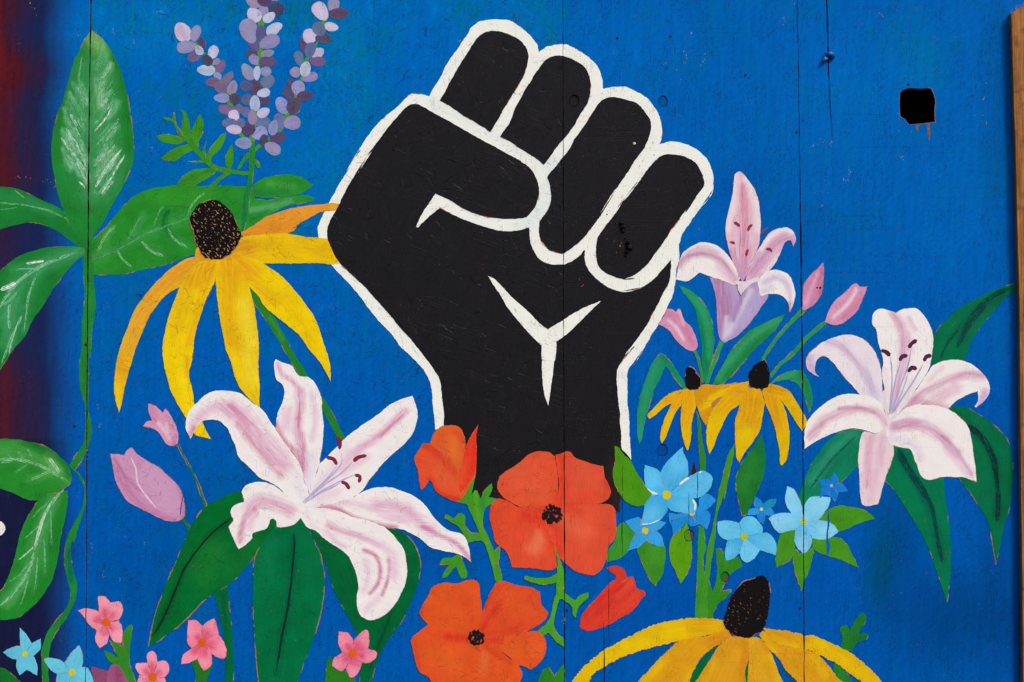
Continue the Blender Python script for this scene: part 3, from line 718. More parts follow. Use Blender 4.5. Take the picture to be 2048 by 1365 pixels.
# ------------------------------------------------------------------ LAVENDER
lav = thing('painted_lavender', 'three headed lavender sprig with grey and lilac florets above green stem', 'lavender', (490, 450))
LG = (72, 150, 40)
for s in ('E 380,345,10 420,410,30 460,470,30 550,600,26 605,690,30 670,860,36 715,935,24 745,1060,24 775,1150,30 850,1225,34', 'E 950,175,60 940,300,40 940,450,44 925,560,40 890,800,26 915,950,24 890,1080,30 870,1200,46',
          'E 1520,140,18 1480,195,30 1420,380,16 1338,510,34 1292,680,28 1234,830,28 1160,1000,40 1110,1110,36 1010,1190,26 930,1250,30 880,1290,30'):
    stroke('stem', s, LG, 6, lav, taper=False, edge=.2, step=5)
stroke('stem', 'F 357,-60,32 357,0,36 352,120,34 338,240,32 318,340,44 305,450,38 292,555,12', (36,134,46), 6.2, lav, taper=False, edge=.3, step=5, acc=[('F 300,260 300,420 290,550', 7, (0,112,78), .85), ('F 340,200 325,340 300,500', 5, (0,118,70), .7)])
spr = ['A 1065,930! 1130,918 1200,928 1262,958! 1230,985 1160,985 1100,965', 'A 1103,800! 1150,808 1176,822! 1186,742! 1205,850 1240,900 1262,955! 1215,912 1180,842 1140,822', 'A 1228,746! 1270,770 1290,830 1298,880 1300,970! 1250,950 1242,850 1250,790',
       'A 1363,778! 1386,830 1385,900 1360,960 1345,1010 1290,1010! 1300,930 1330,840', 'A 1098,1080! 1160,1030 1230,1000 1290,985! 1320,1020 1250,1060 1200,1100 1140,1098', 'A 1409,956! 1404,1010 1402,1065 1376,1050!', 'A 1541,906! 1540,940 1500,1020 1450,1070 1440,1115! 1400,1080! 1440,1010 1500,930',
       'A 1254,1104! 1320,1102 1380,1094 1405,1100! 1400,1112! 1320,1110', 'A 1585,988! 1594,1050 1585,1120 1568,1155! 1543,1130 1540,1070 1560,1020', 'A 1198,1272! 1240,1215 1310,1165 1400,1148 1484,1152! 1460,1190 1420,1220 1360,1250 1330,1274!', 'F 372,58! 398,85 418,110! 402,126 372,96',
       'F 362,238! 430,195 530,172 620,170 690,190 776,242! 720,280 675,302 560,325 450,328 345,318!', 'F 338,335! 480,342 600,320 690,308 782,325! 765,355 640,375 540,410 450,460 370,510 303,554!']
for i, s in enumerate(spr):
    big = i in (11, 12)
    film('leaf', s, (38,138,44) if big else (58,142,36), 6.1 if not big else 5.8+.1*(i-11), lav, step=4,
         acc=([('F 360,300 520,290 660,240', 14, (30,124,60), .8), ('F 480,230 640,250', 10, (66,156,60), .8)] if i == 11 else [('F 350,410 480,390 620,350', 9, (90,170,110), .8), ('F 340,480 460,420', 8, (26,122,60), .6)]) if big else ([('A 1220,1260 1330,1200 1460,1160', 6, (34,120,40), .7)] if i == 9 else ()), vary=.14)
stroke('twig', 'F 345,160,22 270,158,26 150,135,34 100,120,36 40,70,34 A 1310,990,44 1290,950,50', (50,140,36), 6.15, lav, taper=False, edge=.4, step=5)
stroke('twig', 'F 258,136,16 300,70,24 345,15,28', (50,140,36), 6.12, lav, edge=.3)
stroke('twig', 'A 1440,1280,34 1500,1220,26 1570,1180,26', (52,140,38), 6.12, lav, taper=False, edge=.3)
LC = dict(V=(136,136,178), L=(136,150,198), G=(92,110,156), P=(86,74,110), D=(72,70,98), M=(118,98,140), N=(144,132,170), H=(86,92,136), K=(194,184,214), W=(182,187,216), T=(170,187,222))
fl = """280,275,84,64,60,K 388,288,68,40,-72,V 312,402,84,50,-8,V 443,372,58,28,80,P 372,487,56,40,-25,M 538,450,60,42,-70,W 488,515,54,40,50,D 420,430,44,32,60,T 565,530,36,22,-40,N 478,600,78,44,3,T 600,575,62,34,-70,M 575,648,38,28,40,L 532,702,62,34,-12,M 665,665,62,34,-50,M 605,748,58,48,20,M 702,752,66,40,-75,N 612,838,60,37,2,L 725,838,50,42,-30,P 655,935,66,42,8,M 762,935,42,36,0,M 718,988,48,42,50,K 678,1050,62,36,-8,G 778,1048,34,38,-30,G 715,1106,66,38,8,K 797,1222,72,46,3,L
885,14,70,50,20,N 975,10,56,46,0,P 1055,-20,60,30,0,N 972,105,68,38,80,V 1082,85,72,54,-20,D 888,128,70,54,50,W 1018,150,58,38,-40,W 845,265,104,72,72,V 1060,248,76,44,-32,W 948,288,74,44,85,H 1018,360,86,56,-25,V 885,375,72,40,60,H 870,460,54,34,10,P 1002,460,52,32,-15,V 888,512,50,38,55,V 1005,532,78,44,0,P 835,615,80,46,60,V 985,612,46,40,0,V 912,628,56,29,90,T 820,738,48,44,10,H 1003,697,64,52,-40,G 828,855,52,46,0,H 972,855,52,46,0,P 905,750,68,50,80,P 968,795,52,36,-15,T 895,882,66,42,90,T 968,962,58,38,-30,W 818,960,36,42,0,G 875,1000,64,38,90,N 962,1048,64,50,0,G 835,1100,64,52,20,P 935,1140,66,55,-20,L 972,1200,54,38,-85,D
1565,50,66,48,-80,V 1612,120,84,48,-5,P 1455,98,84,60,55,K 1478,330,66,42,0,P 1443,250,62,52,60,G 1548,232,56,36,10,K 1318,390,68,40,70,P 1362,310,60,57,60,K 1432,455,56,42,-30,W 1368,430,70,44,-75,G 1428,527,66,40,0,M 1272,505,68,38,70,G 1325,590,64,44,-75,W 1240,620,46,42,60,V 1362,660,66,40,-12,V 1205,712,38,30,60,P 1182,795,58,40,60,P 1265,755,68,54,80,L 1322,822,68,42,-10,P 1128,900,78,52,60,L 1228,905,76,56,-65,P 1210,1050,72,58,-10,V 1052,1090,64,38,-75,L 1105,1038,70,46,80,G 1092,1178,72,46,-15,P 1045,1268,72,50,30,V"""
for i, t_ in enumerate(fl.split()):
    a = t_.split(','); cx, cy, ra, rb, ang = [float(v) for v in a[:5]]
    x = 300+cx/4.265; y = cy/4.265; ra /= 4.08; rb /= 4.02; an = math.radians(ang)
    th = np.linspace(0, 2*math.pi, 26, endpoint=False)
    u = ra*np.cos(th)*(1+.05*random.uniform(-1,1)); v = rb*np.sin(th)*(1 - .16*random.choice([-1, 1])*np.cos(th)) 
    u *= (1+.04*noise1(26, 3, 12))
    ol = np.c_[x+u*math.cos(an)-v*math.sin(an), y+u*math.sin(an)+v*math.cos(an), u*0]
    col = np.array(LC[a[5]]) + RNG.uniform(-6, 6, 3)
    c2 = tuple(np.clip(col*.86, 0, 255)); c3 = tuple(np.clip(col*1.1, 0, 255))
    film('floret', ol, tuple(col), 6.4 + (i % 9)*.25 + (i//40)*.05, lav, amp=.3, edge=.12, step=5,
         acc=[('X %f,%f %f,%f' % (x-ra*.6*math.cos(an), y-ra*.6*math.sin(an), x+ra*.6*math.cos(an), y+ra*.6*math.sin(an)), rb*.6, random.choice((c2, c3)), .6)])

# ------------------------------------------------------------------ CONEFLOWERS
YE = (234, 202, 8); YD = (222, 158, 20); OR = (224, 150, 46)
def cone(parent, s, layer, tan=(176,134,92), worn=(150,150,150), dense=()):
    o = film('cone', s, (90, 90, 90), layer, parent, mat=MAT['stippled_black'], under=tan, amp=1.6, bristle=.9, edge=.7, step=5, ewidth=2.2, acc=dense)
    return o
cf = thing('painted_coneflower', 'large yellow coneflower with black cone and drooping petals left of the fist', 'coneflower', (435, 500))
film('stem', 'F 340,930! 430,1040 510,1150 630,1365 G 860,130 915,225 1000,345 1060,440 1120,550 1162,640! 1140,655! 1100,620 1050,530 1005,440 950,350 860,225 790,110 725,0 F 500,1250 430,1130 365,1040', (34,126,44), 2.5, cf, acc=[('F 480,1150 560,1290', 5, (70,150,70), .7)], edge=.6)
stroke('leaf', 'F 480,1060,2 510,1090,16 530,1130,4', (40,130,44), 2.4, cf)
film('petal_ring', 'B 1330,600! 1345,500 1480,450 1640,450! 1690,560 1650,640 1500,650 1400,640', (222,158,26), 11.9, cf, edge=0)
film('petal', 'F 270,572! 340,530 450,460 560,420 700,385 830,370 900,360 952,368! 935,412! 870,415 810,430 740,470 670,510 640,550 580,575 450,580 330,605', OR, 12.0, cf, acc=[('F 290,580 500,540 640,480', 16, (216,136,34), .7), ('F 900,385 945,390', 7, (212,180,20), .95)], step=4)
film('petal', 'F 255,600! 350,585 450,575 580,573 700,590 870,608! 905,690 962,768! 900,782 780,772 640,775 430,775! 330,745 240,700', (228,190,12), 12.3, cf, acc=[('F 250,670 400,640 700,650 880,690', 16, (220,174,18), .6), ('F 250,640 330,680', 22, (214,142,34), .85)], step=4)
film('petal', 'F 205,730! 300,860 340,935! 400,1000 440,1070 500,1120 600,1200 680,1270 750,1365 G 990,120 1062,250! 1062,180 1045,80 F 850,1340 820,1240 790,1160 740,1080 640,950 530,840 425,772! 330,735', YE, 12.5, cf, acc=[('F 230,740 400,900 600,1060 760,1300', 12, (226,182,14), .6), ('F 230,730 340,830', 26, (222,156,24), .85), ('F 380,930 520,1060', 7, (218,150,30), .6)], step=4)
film('petal', 'B 1355,558! 1280,570 1190,620 1100,700 1010,800 920,920 870,1040 820,1180 790,1300 C 780,200 780,270 785,340 812,428! 840,320 860,220 890,110 925,0 B 960,1100 1010,980 1080,880 1150,810 1240,755! 1300,700 1370,610', (226,178,30), 12.2, cf,
     acc=[('B 1330,590 1180,690 1060,800 960,960', 22, (222,150,44), .9), ('B 1000,900 930,1050 880,1180', 16, (224,164,50), .9), ('C 820,60 850,140', 12, (218,150,26), .7), ('C 800,250 812,400', 10, (234,206,10), .9)], step=4)
film('petal', 'B 1365,590! 1290,660 1230,760 1190,860 1150,980 1120,1100 1110,1200 C 1112,60 1130,150 1160,260 1200,350 1240,420 1290,500 1330,575 1380,592 1439,609! 1410,560 1385,500 1350,430 1325,370 1310,260 1290,170 1310,80 1320,0 B 1330,1100 1380,930 1420,820 1462,740! 1480,640 1485,585!', YE, 12.8, cf,
     acc=[('B 1450,640 1380,830 1290,1150', 12, (222,164,22), .7), ('B 1320,640 1230,900 1200,1020', 26, (224,176,24), .75), ('B 1450,600 1330,700', 28, (222,156,24), .8), ('C 1275,60 1270,180', 7, (214,150,24), .9), ('C 1230,60 1240,200 1280,380', 12, (238,214,20), .8)], step=4)
film('petal', 'B 1478,590! 1468,700 1475,760! 1480,830 1500,980 1540,1180 F 175,1365 G 380,120 430,270 480,340 577,432! 578,300 570,150 573,0 F 398,1300 385,1180 370,1080 338,935! 300,850 250,770 180,720 115,740', (230,196,14), 13.1, cf,
     acc=[('F 200,760 200,950 200,1200 230,1340', 20, (222,164,20), .75), ('F 300,1050 330,1200 350,1340', 16, (236,214,60), .8), ('G 500,60 530,250', 20, (236,214,50), .8), ('F 180,760 250,840', 26, (222,156,22), .8), ('G 390,30 440,200', 8, (236,206,10), .7)], step=4)
cone(cf, 'B 1430,172 1490,180 1550,220 1590,280 1620,350 1642,400 1630,460 1590,530 1540,565 1480,580 1420,570 1370,540 1340,470 1315,380 1297,290 1320,240 1370,200', 13.6, dense=[('B 1400,540 1500,550 1590,480', 10, (104,104,104), .9)])

cgrp = 'pair of small coneflowers over the blue flowers'
c2 = thing('painted_coneflower', 'small left coneflower of the pair with narrow drooping yellow petals', 'coneflower', (1385, 780), cgrp)
YS = (222, 184, 8)
film('stem', 'Q 610,590! 640,700 660,850 687,1000 683,1130! 640,1130! 630,950 620,800', (44,130,40), 6, c2)
film('stem', 'R 845,812! 890,845 895,950 905,1010 880,1100 N 1060,700 1050,925! 990,925! 1000,700 1005,500 1015,300', (52,144,44), 6, c2, edge=.5)
film('petal', 'Q 520,418! 420,440 340,490 270,560 195,640 207,672! 270,630 340,570 400,540 480,500 540,450', YS, 12, c2, acc=[('Q 510,440 380,520', 22, YD, .8)], step=4)
film('petal', 'Q 400,535! 360,620 330,690 305,770 298,850 315,886! 350,830 380,740 430,620 485,540 500,440 450,470', YS, 12.3, c2, acc=[('Q 490,450 430,560', 20, YD, .9)], step=4)
film('petal', 'Q 485,535! 475,650 480,770 500,870 535,946! 560,840 570,720 590,620 607,580! 610,440 520,420', YS, 12.6, c2, acc=[('Q 540,440 540,600 520,680', 22, YD, .9)], step=4)
film('petal', 'Q 590,430! 640,395 700,378 790,385 870,380 950,362! 960,430! 880,480 800,560 740,640 692,738! 650,660 620,580 600,550', (212,148,18), 12.9, c2, acc=[('Q 640,600 720,510 860,430', 10, (226,184,10), .8), ('Q 690,560 760,500', 8, (220,190,10), .7)], step=4)
cone(c2, 'Q 545,230 590,250 620,290 640,340 645,400 610,427 550,425 520,390 508,330 512,260', 13.4, dense=[('Q 570,250 580,400', 50, (0,0,0), 1)])
c3 = thing('painted_coneflower', 'small right coneflower of the pair with broad yellow petals beside the right joint', 'coneflower', (1520, 780), cgrp)
film('stem', 'R 1152,115! 1090,220 1060,350 1020,500 980,700 960,850 920,1000 N 1050,640 1030,760 1020,925! 1075,925! 1075,740 1100,560 1125,380 1140,240 1180,100 R 1060,600 1095,400 1140,200', (64,146,38), 6.3, c3, edge=.6)
film('leaf', 'N 1130,450! 1170,460 1198,530! 1280,510 1318,575! 1270,600 1225,632 1200,680 1168,742! 1235,735! 1200,790 1150,830 1115,900 1110,928! 1060,928! 1070,850 1045,780 1030,700 1050,640! 1085,680 1110,752! 1130,680 1140,560', (48,134,34), 6.1, c3, edge=.7)
film('leaf', 'R 1378,36! 1400,130 1414,240 1400,380 1360,480 1300,620 1240,730 1210,732! 1180,620 1163,500 1165,400 1200,300 1270,200 1330,110', (26,116,48), 6, c3, edge=.5, acc=[('R 1300,250 1230,500', 20, (40,132,44), .7), ('R 1390,120 1400,300', 9, (0,120,70), .7)])
film('petal', 'Q 640,610! 690,520 760,460 850,410 950,375 1060,350! 1040,440! 920,455 830,480 740,560', (226,184,8), 12.95, c3, acc=[('Q 1050,380 900,430', 16, YD, .8)], step=4)
film('petal', 'Q 1060,395! 1000,420 920,450 850,480 780,550 730,630 700,710 694,800 700,900 722,980! 760,900 790,820 840,700 900,610 992,545! 1060,480', YS, 13.0, c3, acc=[('Q 1040,420 920,500 850,560', 22, YD, .8), ('Q 730,700 720,900', 12, (224,192,10), .8)], step=4)
film('petal', 'Q 985,540! 950,650 935,780 943,920 950,1010 975,1047! 1020,960 1090,870 1150,770 1175,650 1197,530! 1140,410 1040,430', (220,182,10), 13.2, c3, acc=[('Q 1090,430 1080,560 1060,650', 40, (214,150,20), .9), ('Q 1040,780 1000,960', 16, (224,196,10), .8)], step=4)
film('petal', 'Q 1193,530! 1230,620 1270,720 1300,860 1320,960 1325,1060 1340,1072! 1380,1020 1400,900 1400,780 1380,650 1350,545! 1290,470 1180,420', YS, 13.4, c3, acc=[('Q 1220,440 1260,600 1290,720', 24, (212,148,20), .9)], step=4)
film('petal', 'Q 1190,380! 1260,378 1330,400 1400,440 1450,510 1510,610 1548,700 1512,778! 1450,690 1400,610 1350,540! 1280,480 1180,430', (220,178,8), 13.6, c3, acc=[('Q 1210,410 1330,440', 20, (212,146,18), .9)], step=4)
film('bare_patch', 'Q 735,545! 780,505 830,478! 800,530 745,585', (176,122,70), 13.1, c3, edge=.4)
cone(c3, 'Q 1190,170! 1215,220 1235,280 1230,350 1200,408 1140,417 1090,408 1058,370 1060,290 1100,220 1150,185', 13.8, dense=[('Q 1150,200 1150,400', 60, (0,0,0), 1)])

c4 = thing('painted_coneflower', 'big coneflower at the bottom edge with tall black cone and orange yellow petals', 'coneflower', (1500, 1365))
film('leaf', 'N 1165,1095! 1120,1120 1050,1190 960,1320 900,1440 1020,1440 1090,1200', (0,102,52), 6, c4, edge=.4)
film('leaf', 'N 1356,1180! 1335,1260 1300,1440 1380,1440 1366,1300', (0,106,52), 6, c4, edge=0)
film('leaf', 'V 1370,1160! 1450,1170 1480,1240 1560,1350 1430,1345 1370,1240', (34,120,44), 6, c4, edge=.4)
YO = (214, 158, 22)
film('petal', 'N 1190,945! 1080,928 960,925 820,945 700,975 560,1040 440,1110 330,1170 230,1260 170,1330 120,1440 240,1440 290,1320 380,1250 500,1190 620,1150 760,1110 885,1083! 1000,1060 1230,1010', (222,186,10), 12, c4, acc=[('N 1180,970 1000,1000', 30, (220,168,16), .8), ('N 900,1040 700,1060 400,1200', 14, (226,192,10), .6), ('N 1100,945 960,940', 8, (210,150,20), .6)], step=4, amp=1.0, bristle=1.3)
film('petal', 'N 1200,1000! 1050,1050 890,1080 780,1170 690,1260 600,1365 560,1440 920,1440 960,1330 1020,1220 1080,1150 1157,1103! 1240,1060', YO, 12.3, c4, acc=[('N 1200,1040 1000,1150 800,1350', 20, (216,150,26), .7), ('N 760,1230 640,1365', 12, (222,184,16), .9), ('N 1000,1250 900,1400', 8, (222,178,20), .7), ('N 1200,1050 1100,1100', 14, (210,130,30), .7)], step=4, amp=1.0, bristle=1.1)
film('petal', 'N 1225,1050! 1150,1120 1080,1230 1020,1320 980,1440 1305,1440 1330,1300 1352,1210! 1358,1060!', (212,152,26), 12.6, c4, acc=[('N 1300,1080 1220,1250 1150,1420', 24, (218,158,32), .8), ('N 1130,1220 1040,1400', 8, (222,176,20), .8), ('N 1340,1090 1310,1300', 9, (206,126,26), .8)], step=4)
film('petal', 'N 1352,1060! 1357,1210 1368,1440 1600,1440 1560,1300 1530,1210 1490,1130! 1430,1060', (214,158,24), 12.9, c4, acc=[('N 1400,1080 1440,1250 1450,1420', 20, (218,166,36), .7), ('N 1440,1080 1490,1150', 8, (208,130,24), .8), ('N 1510,1180 1570,1400', 8, (222,184,16), .8)], step=4)
film('petal', 'V 640,830! 610,880 720,1030 800,1110 870,1220 940,1300 1020,1380 1100,1450 1560,1450 1420,1320 1330,1210 1205,1070! 1060,1000 800,880', (214,158,22), 13.1, c4, acc=[('V 700,900 900,1050 1100,1250 1300,1420', 26, (212,146,28), .6), ('V 1150,1100 1300,1280', 10, (222,184,16), .7), ('V 660,890 760,1040', 7, (222,180,16), .9)], step=4, amp=.9, bristle=1.0)
film('petal', 'V 640,800! 780,815 900,830 1030,858 1062,888! 1150,880 1300,930 1440,1000 1580,1080 1700,1180 1820,1300 1930,1450 1760,1450 1620,1330 1500,1240 1380,1150 1205,1072! 1060,1010 800,960', (220,176,12), 13.3, c4, acc=[('V 700,850 900,880 1050,920', 14, (210,140,26), .8), ('V 1200,960 1500,1140 1760,1360', 16, (226,190,10), .7)], step=4, amp=1.0, bristle=1.1)
cone(c4, 'V 640,262 690,310 722,420 715,530 690,650 665,785 600,850 500,905 400,890 300,850 240,740 270,620 320,500 380,400 450,330 540,290', 14, tan=(140,92,60), dense=[('V 620,320 600,450', 60, (0,0,0), .95), ('V 480,780 520,820', 34, (0,0,0), .9), ('V 350,480 500,380', 24, (10,10,10), .9), ('V 480,550 420,640', 40, (90,90,90), .8)])

sp = thing('painted_leaf_sprig', 'blurry three lobed green sprig right of the bottom coneflower', 'leaf sprig', (1700, 1300))
film('leaf', 'V 1670,643! 1700,680 1690,740 1650,800 1620,862! 1680,850 1722,872 1710,912 1650,935 1600,960 1550,1035! 1500,1035 1450,1000 1455,900 1433,810 1450,775 1500,770 1530,822! 1580,740 1630,670', (30,122,44), 7, sp, edge=.25, acc=[('V 1650,700 1560,900', 16, (26,112,44), .7), ('V 1700,890 1640,900', 12, (12,100,50), .8)])

# ------------------------------------------------------------------ BIG LILY, left of centre
PW = (236, 234, 236); PK = (216, 156, 192); PD = (200, 112, 156); PL = (224, 190, 214); DG = (0, 104, 46)
l1 = thing('painted_lily', 'large white and pink lily with curled petals below the big yellow coneflower', 'lily', (600, 1000))
def midrib_dry(parent, s, layer, w, col):
    stroke('midrib', s, col, layer, parent, width=w*1.4, mat=MAT['dry_paint'], under=(0,84,70))
def midrib(parent, s, layer, w, col=(14, 40, 30)):
    stroke('midrib', s, col, layer, parent, width=w, mat=MAT['flat_paint'], under=(10,70,40))
lf = film('leaf', 'H -12,1125! 10,1000 40,880 100,720 160,580 220,440 270,320 330,220 400,150 480,110 560,70 630,60! 720,150 850,250! 860,330 760,440 700,530 620,620 550,690 440,760 370,810 300,880 220,960 120,1040', DG, 8.5, l1, step=6, edge=.9, ewidth=2.0,
          acc=[('H 540,270 400,370 260,540 160,760 40,1030', 8, (10,70,36), .8), ('H 430,480 380,620', 40, (22,120,44), .8), ('H 700,420 560,600', 26, (20,116,48), .6)])
midrib(lf, 'H 552,248 440,330 340,440 250,560', 8.9, 3.5); midrib(lf, 'H 300,500 230,600 180,720 110,890 50,1000 0,1072', 8.95, 4)
lf = film('leaf', 'H 1035,235! 1080,310 1130,420 1170,520 1190,640 1185,780 1160,930 1110,1090 1060,1220 1000,1380 980,1440 745,1440 740,1365 725,1200 710,1000 700,800 705,620 720,500 780,400 850,320 930,290', (0,108,62), 8.8, l1, step=6, edge=.9, ewidth=1.8,
          acc=[('H 975,380 975,600 930,900 860,1300', 9, (0,84,62), .8), ('H 790,450 760,700', 26, (6,122,76), .6), ('H 1080,450 1100,700', 30, (0,114,68), .5)])
midrib(lf, 'H 982,350 986,430 975,560 960,720', 9.2, 3.2, (6,30,40)); midrib(lf, 'H 968,660 935,880 895,1080 862,1300', 9.25, 4, (6,40,36))
lf = film('leaf', 'H 1075,290! 1150,450 1200,560 1260,740 1330,880 1415,1035 M 290,1120 275,1250 262,1440! 335,1440! 380,1260 450,1100 550,960 610,840 660,720 687,600 680,520 650,430 600,370 540,330 430,300! 0,200', (0,98,50), 8.3, l1, step=6, edge=.8,
          acc=[('M 480,900 440,1000 380,1150', 9, (0,80,46), .8), ('H 1150,400 1250,600 1330,800', 20, (0,90,50), .5)])
midrib(lf, 'M 485,890 440,1010 380,1160 330,1310', 8.6, 3, (0,70,44))
film('stem', 'H 430,740! 530,700! 545,860 560,1000 570,1200 572,1440! 510,1440! 515,1200 500,1050 475,900', (0,104,58), 7.5, l1, edge=.6, acc=[('H 500,760 520,1300', 6, (0,84,50), .6)])
film('throat', 'G 760,1030! 850,900 900,850 980,880 1100,900 1250,1010 1230,1060 1150,1100 1000,1150 860,1180 780,1120', (230,225,230), 13.9, l1, edge=0)
film('petal', 'G 1040,1090! 900,1060 880,1000 870,900 M -130,160! 100,120 232,98! 300,60 380,35 450,32 530,50 600,75 680,120 740,180 770,230 830,290 880,330 950,345 990,375 1012,430 1032,548! 990,510 940,490 850,470 750,440 690,390 620,350 550,320 430,303! 300,265 150,215 60,180 -60,175 -140,200', PW, 14.2, l1, step=3.5, under=(240,236,239),
     acc=[('M -120,175 0,168 110,180 220,235 330,275 430,300 520,306', 7, PD, .95), ('M 380,160 500,158 600,200 680,270 760,330', 15, PK, .85), ('M 700,300 820,365 930,415 1020,520', 7, PD, .8), ('M 30,140 200,140 400,190 600,270', 10, PL, .7), ('M 430,210 540,240', 14, PL, .8)])
film('petal', 'H 1030,245! 1035,190 1080,172 1130,178 1175,205! 1260,190 1400,240 M 300,250 440,303! 510,370 570,460 590,540 595,620 580,700 520,820 440,905 350,940 280,910 255,850 250,780 260,720 250,640 220,560 170,480 40,390 -30,330 -75,310! -100,290', PW, 14.5, l1, step=3.5, under=(240,236,239),
     acc=[('M 60,290 160,335 290,375 400,425', 9, PK, .85), ('M 300,460 380,500 412,590 395,690 340,760', 6, PD, .95), ('M 470,520 475,600 455,690 425,765', 5, PD, .95), ('M 430,430 500,520 500,640', 12, PL, .8), ('M 40,330 120,410 170,440', 8, PL, .8), ('M 310,540 330,640 300,740', 10, PL, .7), ('M -100,210 -60,280 40,360', 9, (230,214,226), .7), ('M 400,790 320,860', 10, PL, .7)])
film('petal', 'G 860,1180! 900,1060! 850,1050 770,1040! 720,990 650,950 560,935 490,955 460,990 463,1030 470,1070! 400,1095 380,1140 400,1198! 368,1245! H 560,360 605,457! 660,420 698,382! 700,350 740,335 790,320 815,285 820,260 840,250 862,270 865,305 930,305 990,282 1032,240!', PW, 14.8, l1, step=3.5, under=(240,236,239),
     acc=[('H 960,195 860,150 740,125 690,170', 17, PK, .85), ('H 720,190 660,230 625,320 610,400', 9, PD, .85), ('H 700,210 680,300', 12, PL, .8), ('H 580,160 590,230', 8, (232,216,226), .7)])
film('petal', 'G 690,560! 700,470 735,390 750,320 735,270 695,240 680,190 675,130 686,98! 740,125 800,143 830,195 850,215 912,223 960,270 1000,360 1002,460 1015,560 1005,680 985,815! 940,950 900,1060! 880,920 840,790 790,720 720,640 683,580', PW, 15.1, l1, step=3.5, under=(240,236,239),
     acc=[('G 850,330 855,430 835,540 850,650 880,780 885,890', 12, PK, .9), ('G 700,130 730,200 800,245 850,310', 7, PK, .85), ('G 690,540 735,640 830,750 875,850', 8, PD, .85), ('G 855,400 840,560', 3.5, PD, .9), ('G 870,600 880,700 880,860', 5, PD, .7), ('G 930,330 960,480 930,650', 8, PL, .7), ('G 770,450 760,560', 14, PL, .8), ('G 930,760 910,960', 14, (222,214,236), .8)])
film('petal', 'G 880,1100! 900,1060 960,900 985,812! 1050,750 1110,690 1180,620 1260,560 1350,500 1440,430 1520,380 1620,349! 1648,420 1656,500 1630,590 1580,660 1480,750 1400,830 1330,920 1270,1000 1215,1042! 1040,1090', PW, 15.4, l1, step=3.5, under=(240,236,239),
     acc=[('G 1565,455 1450,570 1340,655 1240,720 1170,790', 11, PK, .9), ('G 1550,480 1400,630', 4, PD, .8), ('G 1180,740 1110,840 1000,960', 20, (228,206,222), .7), ('G 1300,760 1150,860', 14, PL, .8), ('G 1100,1000 1000,1050', 16, PL, .5), ('G 1040,920 900,1050', 12, (216,206,232), .6)])
film('petal', 'G 880,1110! 800,1060 770,1040 700,970 580,905 520,850 440,770 410,690 370,590 330,545 280,515 200,518 150,565 125,605 106,643! 75,575 80,500 100,450 150,395 210,340 280,314 380,315 450,335 530,395 600,445 650,520 690,580 740,660 790,720 840,790 870,860 880,920! 910,1000 930,1060', PW, 15.7, l1, step=3.5, under=(240,236,239),
     acc=[('G 130,560 180,480 300,420 400,470', 14, (222,178,204), .85), ('G 380,430 460,500 540,600 640,720 740,820', 24, PK, .85), ('G 430,540 540,680 640,800 720,890', 9, PD, .6), ('G 380,420 450,480 520,540', 8, PD, .6), ('G 640,640 740,760', 16, PL, .8), ('G 100,620 130,570', 6, PD, .8), ('G 830,900 860,1020', 12, (220,216,234), .6)])
FIL = (186, 170, 212)
for s in ('G 868,1080 1000,960 1100,860 1138,800 1135,735', 'G 872,1078 960,990 1050,900 1108,822', 'G 875,1080 1000,970 1130,880 1210,800', 'G 880,1085 1000,1000 1130,930 1225,890', 'G 885,1080 960,1030 1050,985 1135,940'):
    stroke('filament', s, FIL, 16.2, l1, width=3.0, under=(206,196,226))
AN = (126, 40, 66)
for s in ('G 1100,625 1126,655 1122,716', 'G 1032,770 1078,778 1105,818', 'G 1218,798 1250,768 1308,756', 'G 1225,890 1262,898 1256,942', 'G 1134,935 1170,950 1190,988'):
    stroke('anther', s, AN, 16.5, l1, width=7.5, under=(110,30,56), mat=MAT['flat_paint'], taper='round')

# pink buds left
bgrp = 'pink lily buds'
b1 = thing('painted_bud', 'small pink three lobed bud on a thin stem above the large pink bud', 'flower bud', (350, 890), bgrp)
stroke('stem', 'C 1210,640,14 1250,720,14 1300,810,15 1345,900,16 1380,1000,18 1408,1082,22', (24,112,76), 7, b1, taper=False, edge=.8)
film('bud', 'C 1013,366! 1060,385 1112,432! 1130,400! 1165,450 1200,520 1218,590 1210,642! 1175,656 1130,635 1090,570 1040,535 978,522! 1000,490 1036,482! 1015,430', (208,150,186), 9, b1, step=3.5, under=(216,164,196), acc=[('C 1080,500 1130,560 1160,610', 5, (228,196,218), .9), ('C 1030,400 1045,470', 10, (194,124,166), .7), ('C 1130,500 1150,570', 4, (224,190,212), .9), ('C 1205,580 1180,640', 5, (190,120,160), .7)])
b2 = thing('painted_bud', 'large plump pink bud with a white vein in the lower left', 'flower bud', (365, 1045), bgrp)
stroke('stem', 'C 1235,1150,10 1265,1180,20 1300,1240,28', (24,112,60), 7, b2, taper=False, edge=.9)
film('bud', 'C 753,710! 850,720! 870,685 900,672 940,715 1000,755 1080,800 1160,870 1210,920 1245,990 1262,1060 1258,1130 1225,1165 1170,1173 1080,1145 980,1090 880,1040 820,960 785,880 770,800', (198,146,186), 9, b2, step=3.5, edge=.8, under=(204,156,194),
     acc=[('C 800,820 900,1000 1050,1110 1180,1160', 11, (184,116,162), .8), ('C 780,740 860,870 960,960', 5, (168,98,140), .6), ('C 1210,930 1250,1040 1245,1140', 5, (182,110,150), .8), ('C 1000,850 1150,1050', 30, (204,160,198), .6)])
stroke('vein', 'C 895,735 928,820 940,910 1000,1000 1065,1078', (226,200,222), 9.4, b2, width=3.4)
stroke('scratch', 'C 1252,980 1240,1050 1226,1142', (34,70,160), 9.5, b2, width=1.6)

